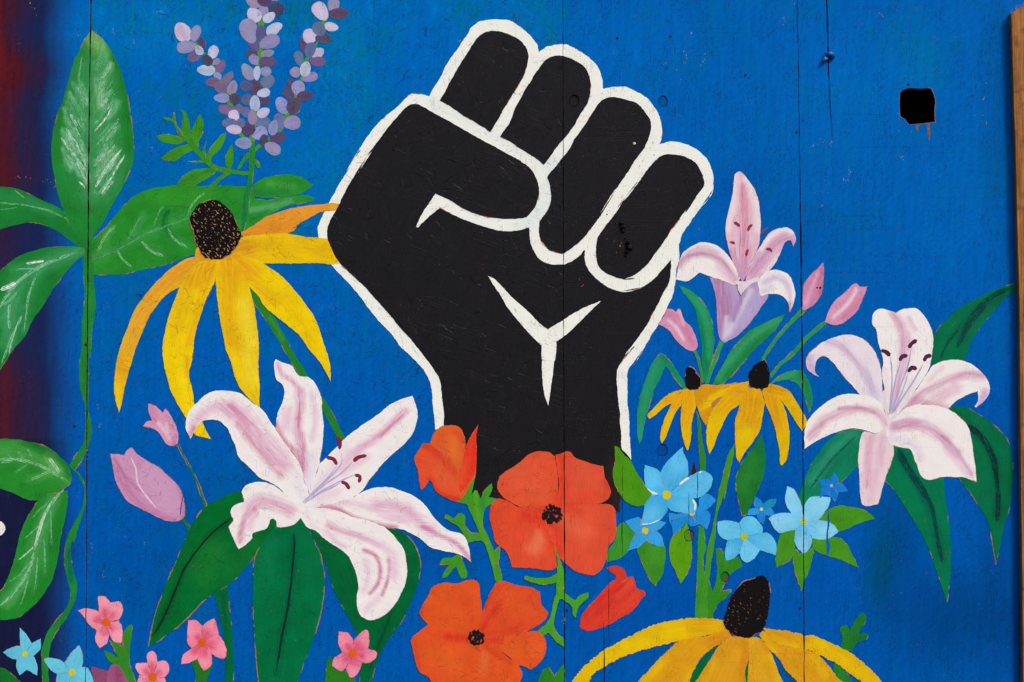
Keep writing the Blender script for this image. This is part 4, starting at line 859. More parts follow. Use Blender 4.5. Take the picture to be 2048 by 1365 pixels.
# small pink flowers
pg = 'small pink flowers with orange centres'
PN = (232, 122, 154); PN2 = (236, 144, 174)
def pinkf(lab, s, cen, at, col, r=8.5):
    t_ = thing('painted_pink_flower', lab, 'pink flower', at, pg)
    flower(t_, s, cen, col, 10, deep=(214,74,110), deepw=.3, edge=.7, amp=1.0, light=(240,160,184))
    disc('flower_centre', cen, r, (214,96,24), 12, t_, acc=[('X 0,0 1,1', 1, (0,0,0), 0)])
    return t_
p = pinkf('pink flower beside the left joint, topmost of the small pink flowers', 'D 735,722! 780,725 832,768| 890,758 920,800 915,860 888,900| 915,950 917,1020 905,1072 850,1055 818,1010| 800,1070 745,1112! 715,1060 722,980| 660,930 640,890 585,830! 640,812 700,820 737,838|', 'D 795,917', (212, 1250), PN2)
film('leaf', 'D 987,928! 990,1000 972,1100 975,1230 1010,1340 1050,1440 985,1440 940,1330 880,1245 810,1200 780,1130! 840,1150 890,1185! 850,1110 820,1055! 870,1065 922,1105! 920,1020 945,960', (50,134,40), 9, p, edge=.7)
p = pinkf('pink flower directly below the pointed tip of the large dark lily leaf', 'D 1410,900! 1470,905 1510,945| 1560,910 1605,883! 1630,960 1632,1010| 1660,1040 1697,1120 1680,1187 1620,1175 1582,1150| 1580,1230 1520,1282! 1490,1230 1475,1190| 1410,1220 1353,1232! 1370,1160 1432,1110| 1405,1060 1403,980', 'D 1513,1070', (404, 1290), PN)
film('leaf', 'D 1425,1190! 1480,1180 1585,1190 1580,1270 1545,1365 1560,1450 1450,1450 1465,1320', (34,112,34), 9, p, edge=.5)
p = pinkf('pink flower cut by the bottom edge beside the mauve bloom', 'D 1100,1150 1140,1132 1165,1160 1177,1215| 1230,1203 1262,1240 1264,1290 1232,1332| 1250,1400 1200,1450 1100,1450| 1020,1430 1045,1310| 1012,1250 1018,1220 1080,1222 1105,1222|', 'D 1142,1325', (305, 1355), PN2)
p = pinkf('pink flower on the foot of the dark lily leaf, rightmost of the small pink ones', 'M 128,1018! 190,1030 232,1082| 290,1015 330,1008 337,1080 325,1132| 383,1160 378,1200 330,1232 287,1225| 260,1300 210,1330 178,1268| 140,1290 88,1250 100,1200 152,1160| 125,1090', 'M 223,1168', (706, 1307), (228,116,152))
film('leaf', 'M 45,1235! 68,1188 95,1240 180,1290 235,1330 235,1450 45,1450', (40,120,30), 9, p, edge=.5)
mv = thing('painted_mauve_flower', 'dusky mauve petals at the bottom edge between blue and pink flowers', 'mauve flower', (215, 1365))
film('petal', 'D 683,1243! 750,1265 810,1282! 812,1450 730,1450', (138,72,112), 9.5, mv); film('petal', 'D 808,1285! 830,1240 862,1233 900,1260 930,1310 960,1380 985,1450 808,1450', (156,82,124), 9.8, mv, acc=[('D 880,1280 900,1420', 10, (140,66,106), .8)])
lg = 'light blue flowers at the lower left'
def bluef(lab, s, cen, at, col, layer, group, r=6.0, deep=None, light=None, cc=(214,196,20), cols=None, name='painted_blue_flower'):
    t_ = thing(name, lab, 'blue flower', at, group)
    flower(t_, s, cen, col, layer, deep=deep, edge=.45, light=light, cols=cols)
    disc('flower_centre', cen, r, cc, layer + 2.2, t_)
    return t_
LB = (98, 196, 226)
bluef('pale blue five petal flower in the lower left corner', 'D 148,955! 200,1010 237,1072| 307,1036! 305,1110 255,1167| 280,1230 278,1312! 200,1270| 148,1312! 122,1250 127,1195| 80,1185 23,1140! 80,1105 152,1090|', 'D 187,1153', (50, 1308), LB, 9, lg, 5.5)
bluef('pale blue flower on the left joint cut by the bottom edge', 'D 592,1090! 615,1150 618,1220 612,1252| 650,1260 690,1320 715,1450 620,1450| 500,1450 420,1400 425,1300| 370,1265 333,1200 360,1180 430,1190 482,1217| 530,1150', 'D 540,1290', (144, 1345), LB, 9, lg, 7)
wp = thing('painted_petal', 'white petal tip at the left edge below the lower leaf', 'petal', (4, 1057))
film('petal', 'D -60,150! 10,162 38,200 35,240 0,270 -60,280', PW, 8, wp)

# ------------------------------------------------------------------ POPPIES
PO = (222, 80, 46); PR = (212, 48, 34); PO2 = (220, 84, 34)
pb = thing('painted_poppy_bud', 'orange red half open poppy bud on a forked green stem by the wrist', 'poppy bud', (900, 1160))
film('stem', 'M 1063,-62! 1051,6 1031,86! 1066,51 1096,106! 1126,46 1171,9! 1171,56 1150,100! 1203,111! 1186,136 1126,180 1113,230 1111,296 1140,350 1175,440 1190,472! 1230,430! 1225,500 1215,560 1245,640 1235,680 1195,672 1165,540 1110,405 1010,412! 1000,380 970,340 925,290 850,250! 860,215 910,240 950,210 990,230 990,290 1030,340 1085,345! 1055,270 1020,190 1000,150 928,130! 980,100 1000,40 1025,-20',
     (64,148,40), 15.6, pb, edge=.6, acc=[('M 1060,20 1070,180 1110,330 1190,560', 7, (92,164,36), .7), ('M 1100,80 1110,180', 8, (34,130,50), .8), ('M 900,240 1000,370', 6, (50,136,44), .7)])
film('petal', 'L 155,640! 205,645 290,690 360,760 440,720 457,640! 500,560 537,510! 520,600 522,700 517,840 480,920 430,1010 385,1037! 290,1000 240,960 220,910 195,887! 180,920 146,957! 130,900 125,830 105,780 98,740 125,690', PO, 15.9, pb, step=4,
     acc=[('L 170,660 280,720 330,800 360,830', 10, (206,52,34), .8), ('L 200,880 270,980 390,1030', 9, (206,44,32), .85), ('L 250,820 350,900', 24, (222,98,54), .6)])
film('petal', 'L 245,547! 300,520 380,517 420,545 440,600 448,680 440,800 400,900 360,830 330,770 290,700 203,643! 220,590', (214,92,42), 16.2, pb, step=4, acc=[('L 370,620 370,760', 16, (222,120,46), .6), ('L 330,750 370,840', 8, (200,70,36), .8), ('L 380,560 430,620', 9, (210,66,38), .6)])
film('petal', 'L 537,508! 516,600 520,700 516,830 470,900 410,980 400,860 425,760 455,640! 500,570', (220,60,36), 16.5, pb, step=4, acc=[('L 520,560 505,700 500,830', 6, (224,44,30), .9), ('L 430,760 420,900', 10, (222,90,50), .6)])
sg = thing('painted_leaf_sprig', 'little three pronged green sprig under the tip of the large lily petal', 'leaf sprig', (915, 1150))
film('leaf', 'M 958,480! 975,540 1007,620 990,652 960,645 930,575! 900,600 870,645 833,652! 850,610 882,562! 818,562! 840,520 900,512', (60,148,36), 8, sg, edge=.7)
def seeds(parent, s, r, n, layer, col=(26,20,22)):
    c = pp(s)[0]; V = []; F = []
    for i in range(n):
        a = random.uniform(0, 6.28); d = r*math.sqrt(random.random()); q = random.uniform(.09, .17)*r
        x, y = c[0]+d*math.cos(a)*1.1, c[1]+d*math.sin(a)*.95; k = len(V); m_ = 8
        V.append((wx(x), -LAY*layer-.0005, wz(y)))
        for j in range(m_):
            b_ = j/m_*6.283; V.append((wx(x+q*math.cos(b_)), -LAY*(layer+random.random()*.3), wz(y+q*1.3*math.sin(b_))))
        F += [(k, k+1+j, k+1+(j+1) % m_) for j in range(m_)]
    me = bpy.data.meshes.new('seed_dots'); me.from_pydata(V, [], F); me.materials.append(MAT['black_lump'])
    o = link('seed_dots', me, parent); o['kind'] = 'stuff'
def poppy(lab, at, pets, cen, r):
    t_ = thing('painted_poppy', lab, 'poppy', at, 'open orange poppies')
    for i, (s, col, acc) in enumerate(pets): film('petal', s, col, 16.6 + .3*i, t_, acc=acc, step=4, edge=.35, ewidth=1.3)
    seeds(t_, cen, r, 120, 18.8)
    return t_
PSH = (208, 70, 44)
poppy('open orange red poppy overlapping the bottom of the wrist', (1105, 1030), [
    ('L 1057,728! 1020,700 940,690 880,715 800,780 720,830 675,880 665,940 690,990 760,1040 840,1082 960,1140! 1060,1130! 1080,960 1075,850', (220,82,50), [('L 1080,1000 1020,1080 900,1100', 16, (216,52,34), .85), ('L 800,860 950,980', 40, (222,92,60), .6), ('L 820,800 960,720', 14, (206,84,52), .6)]),
    ('L 1060,716! 1090,710 1155,696 1200,740 1290,770 1387,795! 1400,870 1435,950 1432,1000 1390,1037 1300,1066 1120,1095! 1040,1120! 1080,960 1078,850', (218,80,52), [('L 1110,740 1110,900 1080,1080', 16, (220,54,36), .8), ('L 1150,1070 1300,1000', 18, (222,66,44), .6), ('L 1200,840 1350,900', 30, (216,86,62), .6), ('L 1400,880 1420,990', 8, (190,60,44), .7)]),
    ('M 1215,108! 1170,150 1155,230 1180,330 1200,410 1270,470 1312,580! 1400,582 1480,590 1570,598 1618,578! 1610,480 1602,420! 1640,300! 1560,230! 1450,200 1360,170 1260,120', (220,76,46), [('M 1400,220 1520,250', 20, (216,52,34), .8), ('M 1500,380 1470,450', 22, (232,130,86), .7), ('M 1180,180 1200,380', 12, (208,66,38), .6), ('M 1540,300 1590,420', 14, (220,50,34), .7)]),
    ('N -60,200! 130,185 270,158 380,147 430,165 448,220 445,380 395,440 385,520 350,590 300,631 220,622 150,590 95,545 55,490 30,430! -10,330', (218,80,52), [('N 0,240 60,330 60,470', 18, (220,50,34), .75), ('N 40,200 200,200', 10, (218,60,40), .7), ('N 150,290 230,330', 30, (226,104,72), .6), ('N 410,220 400,420', 12, (206,74,54), .5)]),
    ], 'L 1038,1122', 19)
poppy('open orange poppy at the bottom edge left of the centre joint', (950, 1275), [
    ('M 768,715 850,685 940,690 1010,667 1060,670 1085,700 1095,790 1106,880! 1085,1060! 900,1020 740,967! 710,940 678,895! 700,840 740,770', PO2, [('M 1000,800 1040,1000', 20, (210,76,36), .6), ('M 800,780 900,900', 30, (216,88,34), .5), ('M 700,830 690,900', 6, (206,56,30), .8)]),
    ('M 740,965! 690,1010 640,1050 618,1080! 640,1180 680,1290 740,1330 810,1450 985,1450! 1000,1340 1068,1060! 900,1010', (220,82,36), [('M 870,1050 1020,1070', 11, (208,40,34), .85), ('M 800,1180 950,1250', 30, (222,100,36), .6), ('M 640,1080 680,1270', 7, (208,60,34), .6)]),
    ('M 1352,1250! 1382,1300 1365,1365 1350,1450 995,1450 990,1350! 1010,1200 1060,1060! 1200,1130', (221,85,34), [('M 1130,1180 1110,1290', 12, (222,108,60), .8), ('M 1140,1120 1300,1230', 10, (206,50,34), .6)]),
    ('M 1395,1022! 1480,1016 1525,1045 1543,1110 1530,1180 1490,1240 1435,1277! 1390,1255 1350,1252! 1250,1160 1060,1070! 1250,1040', (221,84,36), [('M 1100,1060 1230,1085', 9, (206,44,36), .8), ('M 1300,1130 1480,1150', 24, (222,98,40), .5)]),
    ('M 1200,685! 1250,674 1330,700 1430,715 1497,745! 1510,830 1557,890! 1540,930 1490,975 1400,1022! 1250,1052 1060,1065! 1106,880! 1150,780', (217,76,38), [('M 1090,1040 1170,900 1260,790', 8, (206,50,34), .8), ('M 1130,1030 1300,1010 1380,960', 7, (206,56,34), .6), ('M 1300,800 1420,880', 30, (220,90,42), .5), ('M 1180,720 1120,860', 5, (208,48,32), .8)]),
    ], 'M 1068,1060', 15)
vn = thing('painted_tendril', 'curling bright green tendril hanging below the upper poppy along the centre joint', 'tendril', (1110, 1290))
film('stem', 'M 1602,425! 1625,490 1650,560 1665,620 1665,740 1700,780 1740,802! 1770,770 1832,748! 1830,785 1765,850 1745,928! 1725,900 1722,850 1680,815 1635,800 1605,900 1595,970 1620,1030 1665,1075 1665,1122! 1610,1085 1560,1025 1525,1047 1490,1012! 1540,965 1575,910 1590,820 1610,750 1612,682! 1530,697 1470,690 1405,665 1398,640! 1480,655 1560,650 1618,622! 1620,540 1608,480', (70,156,38), 18.2, vn, edge=.7, acc=[('M 1640,560 1630,800 1600,960', 6, (84,166,40), .6)])
v2 = thing('painted_leaf_sprig', 'green leaf clump at the bottom edge right of the lower poppy', 'leaf sprig', (1115, 1365))
film('leaf', 'M 1488,1350! 1520,1280 1560,1258! 1600,1325! 1640,1262 1668,1232! 1672,1320 1670,1450 1500,1450', (42,130,34), 8, v2, edge=.6)
rb = thing('painted_poppy_bud', 'closed red poppy bud lying slanted right of the centre joint', 'poppy bud', (1160, 1260))
film('petal', 'N 565,643! 585,690 590,722! 640,740 656,760! 630,790 580,860 510,910 420,960 330,1000 265,1014 207,990! 215,920 260,850 330,770 400,700 440,670 500,655', (216,60,42), 10, rb, step=4, edge=.6, amp=.9, bristle=.6, acc=[('N 550,700 400,820 260,960', 9, (196,44,48), .6), ('N 500,700 350,790 240,900', 8, (206,36,34), .7), ('N 600,760 480,880', 12, (222,76,48), .6), ('N 560,680 460,780', 8, (224,86,52), .6)])
film('calyx', 'N 383,585! 430,572 480,580 515,610 527,652! 510,672! 440,705! 452,640 420,615', (200,56,40), 10.3, rb, edge=.6)

# ------------------------------------------------------------------ BLUE FLOWERS right of the wrist
bg_ = 'blue flowers with yellow centres right of the wrist'
SB = (70, 178, 234); LBF = (118, 206, 244)
x1_ = bluef('largest sky blue flower with white petal edges, split by wood cracks', 'R 707,140! 712,200 750,280 750,370 735,415| 790,380 870,350 920,370 957,410 945,480 900,540 840,580 790,587| 832,640 810,702 740,713 660,700 600,682 575,655| 570,700 500,780 430,805 343,811! 370,720 380,620 422,567| 390,500 376,400 380,298! 450,320 500,345 515,367| 540,310 600,240', 'R 570,555', (1334, 990), SB, 10, bg_, 8.8, light=(104,200,242), cols=[(78,184,238),(72,178,234),(60,170,230),(78,184,238),(72,180,236)])
for s in ('R 385,490 430,530 495,547@4.5', 'R 678,468 720,432 760,408@4.5', 'R 355,805 430,800 510,765@2', 'R 790,590 812,640 806,690@4', 'R 840,372 870,352@3'):
    a, w_ = s.split('@'); stroke('highlight', a, (226,236,236), 12.6, x1_, width=float(w_))
x2_ = bluef('small blue flower below the largest one, left of the round plug', 'R 213,780! 280,757 330,745 400,806| 490,780 568,790! 540,820 485,862| 530,910 549,992! 480,985 420,960 398,942| 330,1000 230,1036! 260,960 300,880|', 'R 385,862', (1290, 1062), (52,160,230), 9, bg_, 6.6)
bluef('mid blue flower half hidden behind the largest one', 'R 588,712! 700,712 800,690 840,650 850,590 900,550 950,560 992,600! 950,650 902,687| 930,700 942,760 910,852! 860,810 820,817| 770,820 735,772! 700,830 620,917! 615,840 590,780|', 'R 785,712', (1384, 1027), (32,142,224), 8, bg_, 5.2)
bluef('rounded sky blue flower above the tall black cone', 'R 1000,785! 1090,773 1182,797| 1230,745 1300,743 1350,780 1387,830 1380,880| 1430,878 1480,920 1507,990 1496,1072! 1430,1045 1360,1025| 1320,1090 1260,1132 1210,1105 1190,1050| 1140,1100 1073,1118! 1060,1050 1070,990 1087,942| 1030,910 1003,860', 'R 1230,912', (1488, 1074), (86,186,232), 10, bg_, 7.2, light=(110,204,242), cc=(176,190,30), cols=[(86,192,240),(78,182,236),(108,204,244),(66,174,230),(96,196,242)])
bluef('tiny deep blue flower above the rounded sky blue one', 'R 1324,566! 1370,600 1391,632| 1440,595 1507,588! 1490,640 1455,672| 1487,705 1480,737 1410,725| 1412,760 1393,810! 1350,765 1340,727| 1300,727 1253,727! 1270,680 1322,665| 1310,620', 'R 1377,677', (1523, 1018), (26,138,222), 8, bg_, 3.2, cc=(222,200,30), cols=[(24,142,188),(34,144,224),(24,130,212),(38,150,226),(28,134,214)])
x6_ = bluef('pale blue flower painted across the right joint', 'T 90,248! 140,275 170,330 195,397| 240,325 300,318 387,320! 375,380 340,430 303,482| 370,490 415,520 438,560! 380,600 310,611 260,602| 255,650 235,680 200,712! 160,670 140,620 147,545| 90,555 40,567 -5,530 -40,466! 0,440 60,430 117,432| 85,380 75,330', 'T 201,490', (1607, 1043), LBF, 10, bg_, 6.6, light=(150,218,248), cc=(180,190,24), cols=[(118,202,240),(110,196,238),(96,186,234),(112,198,240),(116,202,242)])
bluef('tiny deep blue flower right of the right joint', 'T 408,150! 430,180 437,225| 480,245 505,282! 450,290 432,292| 430,330 412,354! 385,322 370,312| 345,310 310,330! 318,280 325,255| 300,203! 350,200 382,197|', 'T 391,245', (1663, 972), (20,124,216), 11, bg_, 2.8, cc=(222,190,40))
for s, c in (('R 123,138! 160,150 200,205 250,250 300,340 350,420 390,490 442,547! 400,600 370,640 310,649 230,620 180,560 140,500 112,420 110,350 130,260', (72,148,20)),):
    film('leaf', s, c, 16.3, x1_, edge=.6, vary=.08)
film('leaf', 'R 742,780! 755,850 780,950 782,1080 765,1180 720,1270 685,1317! 650,1220 605,1120 592,1010 610,930 660,870 710,830', (88,158,16), 8.6, x1_, edge=.7)
film('leaf', 'R 140,830! 205,788 302,870 270,950 235,1045 180,1090 130,1110 58,1132! 55,1090 75,1020 130,940', (58,146,44), 8.6, x2_, edge=.4)
film('leaf', 'R 395,942! 450,985 548,990 562,1080 545,1190 515,1270 468,1334! 410,1250 350,1120 318,1008', (60,142,38), 8.6, x2_, edge=.6)
for i, s in enumerate(('T 303,487! 370,410 440,382 530,388 610,410 660,440 694,473! 620,490 560,510 500,540 438,560! 410,520 370,487', 'T 258,600! 330,605 400,595 460,610 500,650 540,720 580,807! 520,780 440,745 370,725 300,700 265,660',
          'T 122,700! 140,680 200,710 268,665 262,740 230,850 205,900 190,972! 165,900 135,800', 'T 155,540! 80,555 40,590 20,680 10,770 20,803! 70,775 110,750 125,715 150,640')):
    film('leaf', s, (66,144,30), 8.8+.2*i, x6_, edge=.7)
stroke('drip', 'T 370,420,7 372,500,11 362,590,12 370,650,26 368,728,24', (0,100,176), 12.9, x6_, mat=MAT['flat_paint'])

# ------------------------------------------------------------------ LILY, small, right of the fist
l2 = thing('painted_lily', 'small pink and lilac trumpet lily right of the little finger', 'lily', (1440, 690))
TG = (20, 142, 92)
film('leaf', 'O 362,820! 430,850 510,910 570,1000 600,1110 607,1250 600,1310 584,1394 568,1450 552,1500! 532,1458 524,1354 522,1242 500,1100 475,980 420,900', (20,136,88), 6, l2, acc=[('O 400,850 500,950 560,1100 570,1300', 12, (46,156,108), .8), ('O 480,1000 530,1200 540,1400', 9, (0,120,80), .8)], edge=.7)
film('leaf', 'O 1094,1018! 1050,1095 960,1190 880,1266 800,1362 736,1434 664,1500! 598,1500! 616,1450 664,1370 720,1274 790,1190 870,1120 980,1065', (26,134,72), 6.2, l2, acc=[('O 1040,1060 900,1150 760,1280 640,1440', 13, (56,158,110), .9), ('O 960,1170 820,1300 700,1440', 12, (24,124,60), .8)], edge=.6)
film('leaf', 'Q 300,113! 340,135 400,200 450,270 490,340 532,417! 500,417! 440,350 390,280 345,225! 300,330 250,430 210,560 170,700 150,820 125,887! 105,800 103,650 125,500 170,350 220,220', (24,138,96), 6.1, l2, acc=[('Q 280,180 200,380 140,640 125,820', 12, (44,150,114), .8), ('Q 330,150 440,300', 9, (16,122,90), .7)], edge=.6)
film('leaf', 'Q 1238,377! 1310,310 1400,270 1500,253 1530,280 1570,350 1590,430 1598,520 1572,622! 1550,560 1520,460 1470,380 1420,345 1320,350', (30,142,92), 6.3, l2, acc=[('Q 1500,290 1560,400 1570,580', 12, (16,122,74), .8), ('Q 1300,330 1450,280', 8, (60,160,110), .7)], edge=.8)
stroke('stem', 'O 660,1205,34 625,1300,30 590,1400,26 562,1490,18', (44,148,92), 6.4, l2, taper=False, edge=.5)
PV = (176, 150, 200)
film('petal', 'O 578,768! 660,775 740,795 770,870 790,897! 830,830 915,785 980,880 930,970 850,1080 760,1170 680,1217! 645,1180 630,1080 625,950 605,850', PV, 9, l2, step=3.5, under=(196,180,216),
     acc=[('O 640,800 660,1000 660,1150', 16, (174,118,166), .85), ('O 700,900 700,1050', 9, (158,118,160), .6), ('O 850,860 780,1000 700,1150', 10, (214,208,232), .8), ('O 900,900 800,1080', 12, (176,166,214), .8), ('O 820,840 740,1060', 6, (150,120,176), .8), ('O 690,1040 680,1180', 6, (206,206,236), .8)])
film('petal', 'O 765,815! 790,740 720,640 660,570 590,540 520,530 450,560 400,600 370,660 345,785! 430,790 510,737! 580,765 660,790 740,818', PW, 9.3, l2, step=3.5, under=(226,214,226),
     acc=[('O 370,690 420,630 510,605 600,620 680,680 750,790', 10, (190,130,170), .9), ('O 450,590 540,560 640,600', 7, (212,180,206), .7), ('O 640,700 720,780', 10, PL, .8)])
film('petal', 'O 800,800! 770,740 720,620 700,530 686,440 700,340 735,200 740,110 752,60 775,46 800,55 830,90 885,170 915,280 926,430 910,560 870,650 835,750', (222,184,204), 9.6, l2, step=3.5, under=(232,214,224),
     acc=[('O 745,70 735,260 700,440', 10, (232,220,226), .9), ('O 830,100 900,280 910,440', 12, (230,222,228), .9), ('O 800,150 815,350 810,600 805,780', 10, (208,128,160), .85), ('O 725,600 760,740', 10, (210,130,160), .7), ('O 850,560 830,740', 9, (206,150,184), .7)])
film('petal', 'O 820,795! 870,650 920,560 980,470 1060,430 1110,430 1150,460 1165,510 1147,562! 1128,515 1090,530 1050,620 1000,710 920,780', (218,178,206), 9.9, l2, step=3.5, under=(230,216,228),
     acc=[('O 930,570 1000,480 1080,440 1140,460', 7, (232,228,234), .9), ('O 870,740 960,620 1040,520 1100,490', 10, (196,138,180), .8), ('O 1140,500 1145,550', 5, (190,130,176), .8), ('O 1040,620 960,740', 6, (232,222,230), .8)])
film('petal', 'O 905,800! 930,760 980,725 1050,718 1110,745 1145,800 1160,880 1150,940 1125,1008! 1110,940 1060,890 980,880 925,892', PW, 10.2, l2, step=3.5, acc=[('O 950,800 1040,770 1110,830 1130,960', 8, (200,180,216), .8), ('O 940,860 1000,840', 8, (186,180,214), .6), ('O 1120,950 1125,1000', 5, (200,110,140), .9)])
film('lip', 'O 735,800! 765,790 810,795 860,780 912,768! 915,795 860,812 820,850 792,897! 768,850 764,815', (226,216,228), 10.5, l2, acc=[('O 790,820 792,880', 4, (206,180,210), .8)])
for s in ('O 775,780 780,600 790,430', 'O 800,780 830,600 845,470', 'O 790,780 755,620 750,550', 'O 815,780 825,700 835,620', 'O 830,770 890,680 970,590'):
    stroke('filament', s, (184,160,206), 10.7, l2, width=2.2)
for s in ('O 742,392 765,405 785,425', 'O 838,455 848,425 872,408', 'O 712,525 730,530 752,538', 'O 828,625 830,600 840,575', 'O 958,578 985,575 1005,595'):
    stroke('anther', s, (142,48,72), 11, l2, width=6, mat=MAT['flat_paint'], taper='round')
stroke('anther', 'O 925,470,12 950,448,14 980,428,7', (130,66,76), 8.8, l2, taper='round')
def bud(lab, at, stem, s, acc, col=(208,144,182), layer=10.8):
    t_ = thing('painted_bud', lab, 'flower bud', at, bgrp)
    stroke('stem', stem, (48,142,84), 6.6, t_, taper=False, edge=.8)
    film('bud', s, col, layer, t_, step=3.5, acc=acc, edge=.7, under=(218,166,196))
bud('pink bud touching the white outline of the wrist', (1380, 700), 'O 470,1250,18 500,1330,22 522,1420,18 532,1490,12', 'O 283,985! 320,985 347,1007! 365,980 385,1010 400,1060 450,1110 485,1180 492,1240 460,1270 400,1245 340,1190 300,1130 222,1085! 260,1040',
    [('O 300,1060 350,1110 400,1190', 5, (232,206,222), .9), ('O 290,1010 350,1060', 10, (198,124,160), .8), ('O 400,1100 460,1230', 9, (196,118,156), .7), ('O 375,1000 400,1090', 4, (224,180,206), .8)])
bud('narrow pointed pink bud with two dark holes beside the right joint', (1620, 610), 'O 1222,985,32 1100,1110,24 1000,1230,24 940,1330,22', 'O 1353,665! 1355,780 1340,880 1290,950 1230,990 1212,985! 1212,850 1250,770 1300,720',
    [('O 1320,740 1270,850 1230,950', 6, (222,170,200), .8), ('O 1345,720 1330,880', 7, (184,102,142), .8)], (200,128,170))
bud('plump pink bud with a notched tip right of the pointed bud', (1680, 620), 'O 1372,1072,26 1240,1180,30 1190,1240,28 1100,1330,24 1060,1360,22 990,1450,20', 'O 1578,808! 1603,832! 1652,830! 1640,870 1620,920 1580,1000 1500,1070 1430,1095 1366,1070! 1390,1000 1430,930 1500,870 1550,820',
    [('O 1580,850 1520,950 1420,1040', 5, (234,212,224), .9), ('O 1600,920 1500,1040', 9, (200,116,156), .7), ('O 1480,900 1400,1020', 8, (214,154,188), .7)])

# ------------------------------------------------------------------ LILY, large, right
l3 = thing('painted_lily', 'large white and pink lily near the right timber edge with dark green leaves', 'lily', (1775, 850))
DL = (0, 110, 72)
lf = film('leaf', 'S 1075,590! 1090,400 1130,320 1200,250 1290,180 1400,120 1500,70 1600,35 1684,26! 1676,75! 1600,100 1540,170 1470,250 1400,340 1340,440 1300,555! 1200,570', DL, 7, l3, step=6, edge=.5, acc=[('S 1560,110 1400,200 1270,380', 16, (6,84,72), .8), ('S 1400,180 1200,400', 8, (0,90,62), .7)])
midrib_dry(lf, 'S 1600,60 1480,120 1380,210 1270,385', 7.4, 7, (10,62,60)); midrib_dry(lf, 'S 1450,170 1340,300 1240,475', 7.45, 6, (14,70,66)); midrib_dry(lf, 'S 1260,340 1180,440 1130,550', 7.42, 4, (10,76,66))
lf = film('leaf', 'S 1190,870! 1280,863 1370,900 1450,950 1530,1020 1590,1080 1620,1180 1633,1300 1625,1420 1605,1560 1570,1680 1545,1800 1512,1945! 1490,1800 1460,1660 1400,1550 1340,1460 1262,1355 1200,1200', (0,106,68), 7, l3, step=6, edge=.7, acc=[('S 1330,1000 1440,1120 1510,1300 1525,1600', 12, (0,80,66), .8)])
midrib_dry(lf, 'S 1325,990 1420,1080 1490,1200 1520,1360', 7.4, 9, (12,48,52)); midrib_dry(lf, 'S 1505,1290 1530,1450 1522,1650', 7.45, 7, (10,48,48))
lf = film('leaf', 'S 815,1130! 930,1150 970,1250 1000,1330 1060,1362 1160,1350! 1165,1460 1190,1620 1207,1960 1182,2212! 1150,2110 1100,1960 1040,1800 960,1660 880,1530 820,1440 753,1370! 800,1250', (0,116,76), 6.8, l3, step=6, edge=.4, acc=[('S 860,1200 1000,1440 1090,1650 1140,1900', 12, (0,84,72), .8)])
midrib_dry(lf, 'S 850,1150 900,1270 990,1400 1060,1520', 7.2, 10, (10,60,66)); midrib_dry(lf, 'S 1000,1400 1080,1560 1110,1740 1150,1940', 7.25, 6, (10,64,66))
lf = film('leaf', 'S 612,1030! 520,1015 430,1055 360,1110 290,1200 230,1310 190,1420 172,1490 195,1560! 300,1490 450,1385 560,1280 590,1150', (10,122,90), 6.9, l3, step=6, edge=.5, acc=[('S 540,1060 400,1180 260,1370', 14, (46,150,120), .7), ('S 520,1130 400,1280', 14, (4,112,80), .6)])
midrib_dry(lf, 'S 560,1070 430,1190 320,1320 230,1460', 7.3, 3.5, (20,96,88))
film('throat', 'S 700,840! 760,740 860,700 960,760 980,880 900,980 830,1060 740,1060 700,980', (224,212,224), 8.8, l3, edge=0)
film('petal', 'S 780,960! 740,850 735,700 725,580 680,480 620,410 550,380 480,375 400,395 330,430 250,490 220,540 222,600 260,640 306,662! 275,620 290,550 340,520 400,565 460,640 530,720 580,780 680,850', (228,220,232), 9, l3, step=3.5,
     acc=[('S 370,420 450,450 540,540 620,640 670,760', 9, (200,168,206), .9), ('S 240,540 250,600 290,650', 12, (190,154,200), .8), ('S 620,640 680,740 700,800', 10, (198,186,220), .7), ('S 420,510 520,620', 14, (236,230,238), .8)])
film('petal', 'S 780,1000! 745,870 660,800 560,780 460,785 380,820 290,890 230,960 205,1050 208,1153! 290,1100 400,1050 520,1015 600,1020 680,1045 760,1062', PW, 9.3, l3, step=3.5,
     acc=[('S 250,1060 350,960 480,900 600,880 700,910 770,980', 11, (210,158,188), .85), ('S 440,880 560,870 680,900', 5, (198,132,168), .8), ('S 240,1080 330,980', 8, (206,160,186), .8)])
film('petal', 'S 755,1000! 775,1060 815,1130 810,1210 760,1350 740,1420 717,1520 690,1535 612,1539 590,1480 580,1350 575,1200 590,1080 620,1035 700,1050', (228,208,220), 9.6, l3, step=3.5,
     acc=[('S 660,1080 640,1200 640,1400', 12, (214,164,192), .8), ('S 740,1080 720,1250', 10, (212,166,194), .7), ('S 600,1080 590,1300', 6, (236,226,232), .8), ('S 700,1300 660,1500', 10, (216,174,200), .6)])
film('petal', 'S 780,940! 770,820 735,640 745,560 735,500 710,420 695,340 668,300 680,230 720,198 790,210 832,226! 880,200 960,193 1010,230 1050,290 1080,360 1086,450 1070,540 1050,620 960,760 860,900', PW, 9.9, l3, step=3.5,
     acc=[('S 810,235 860,310 880,420 880,560 850,700 810,880', 11, (206,150,184), .9), ('S 920,260 960,340', 6, PL, .8), ('S 880,350 920,420 880,620', 10, (220,180,206), .8), ('S 940,700 870,850', 14, (220,204,224), .6), ('S 760,620 770,800', 8, (226,206,222), .6)])
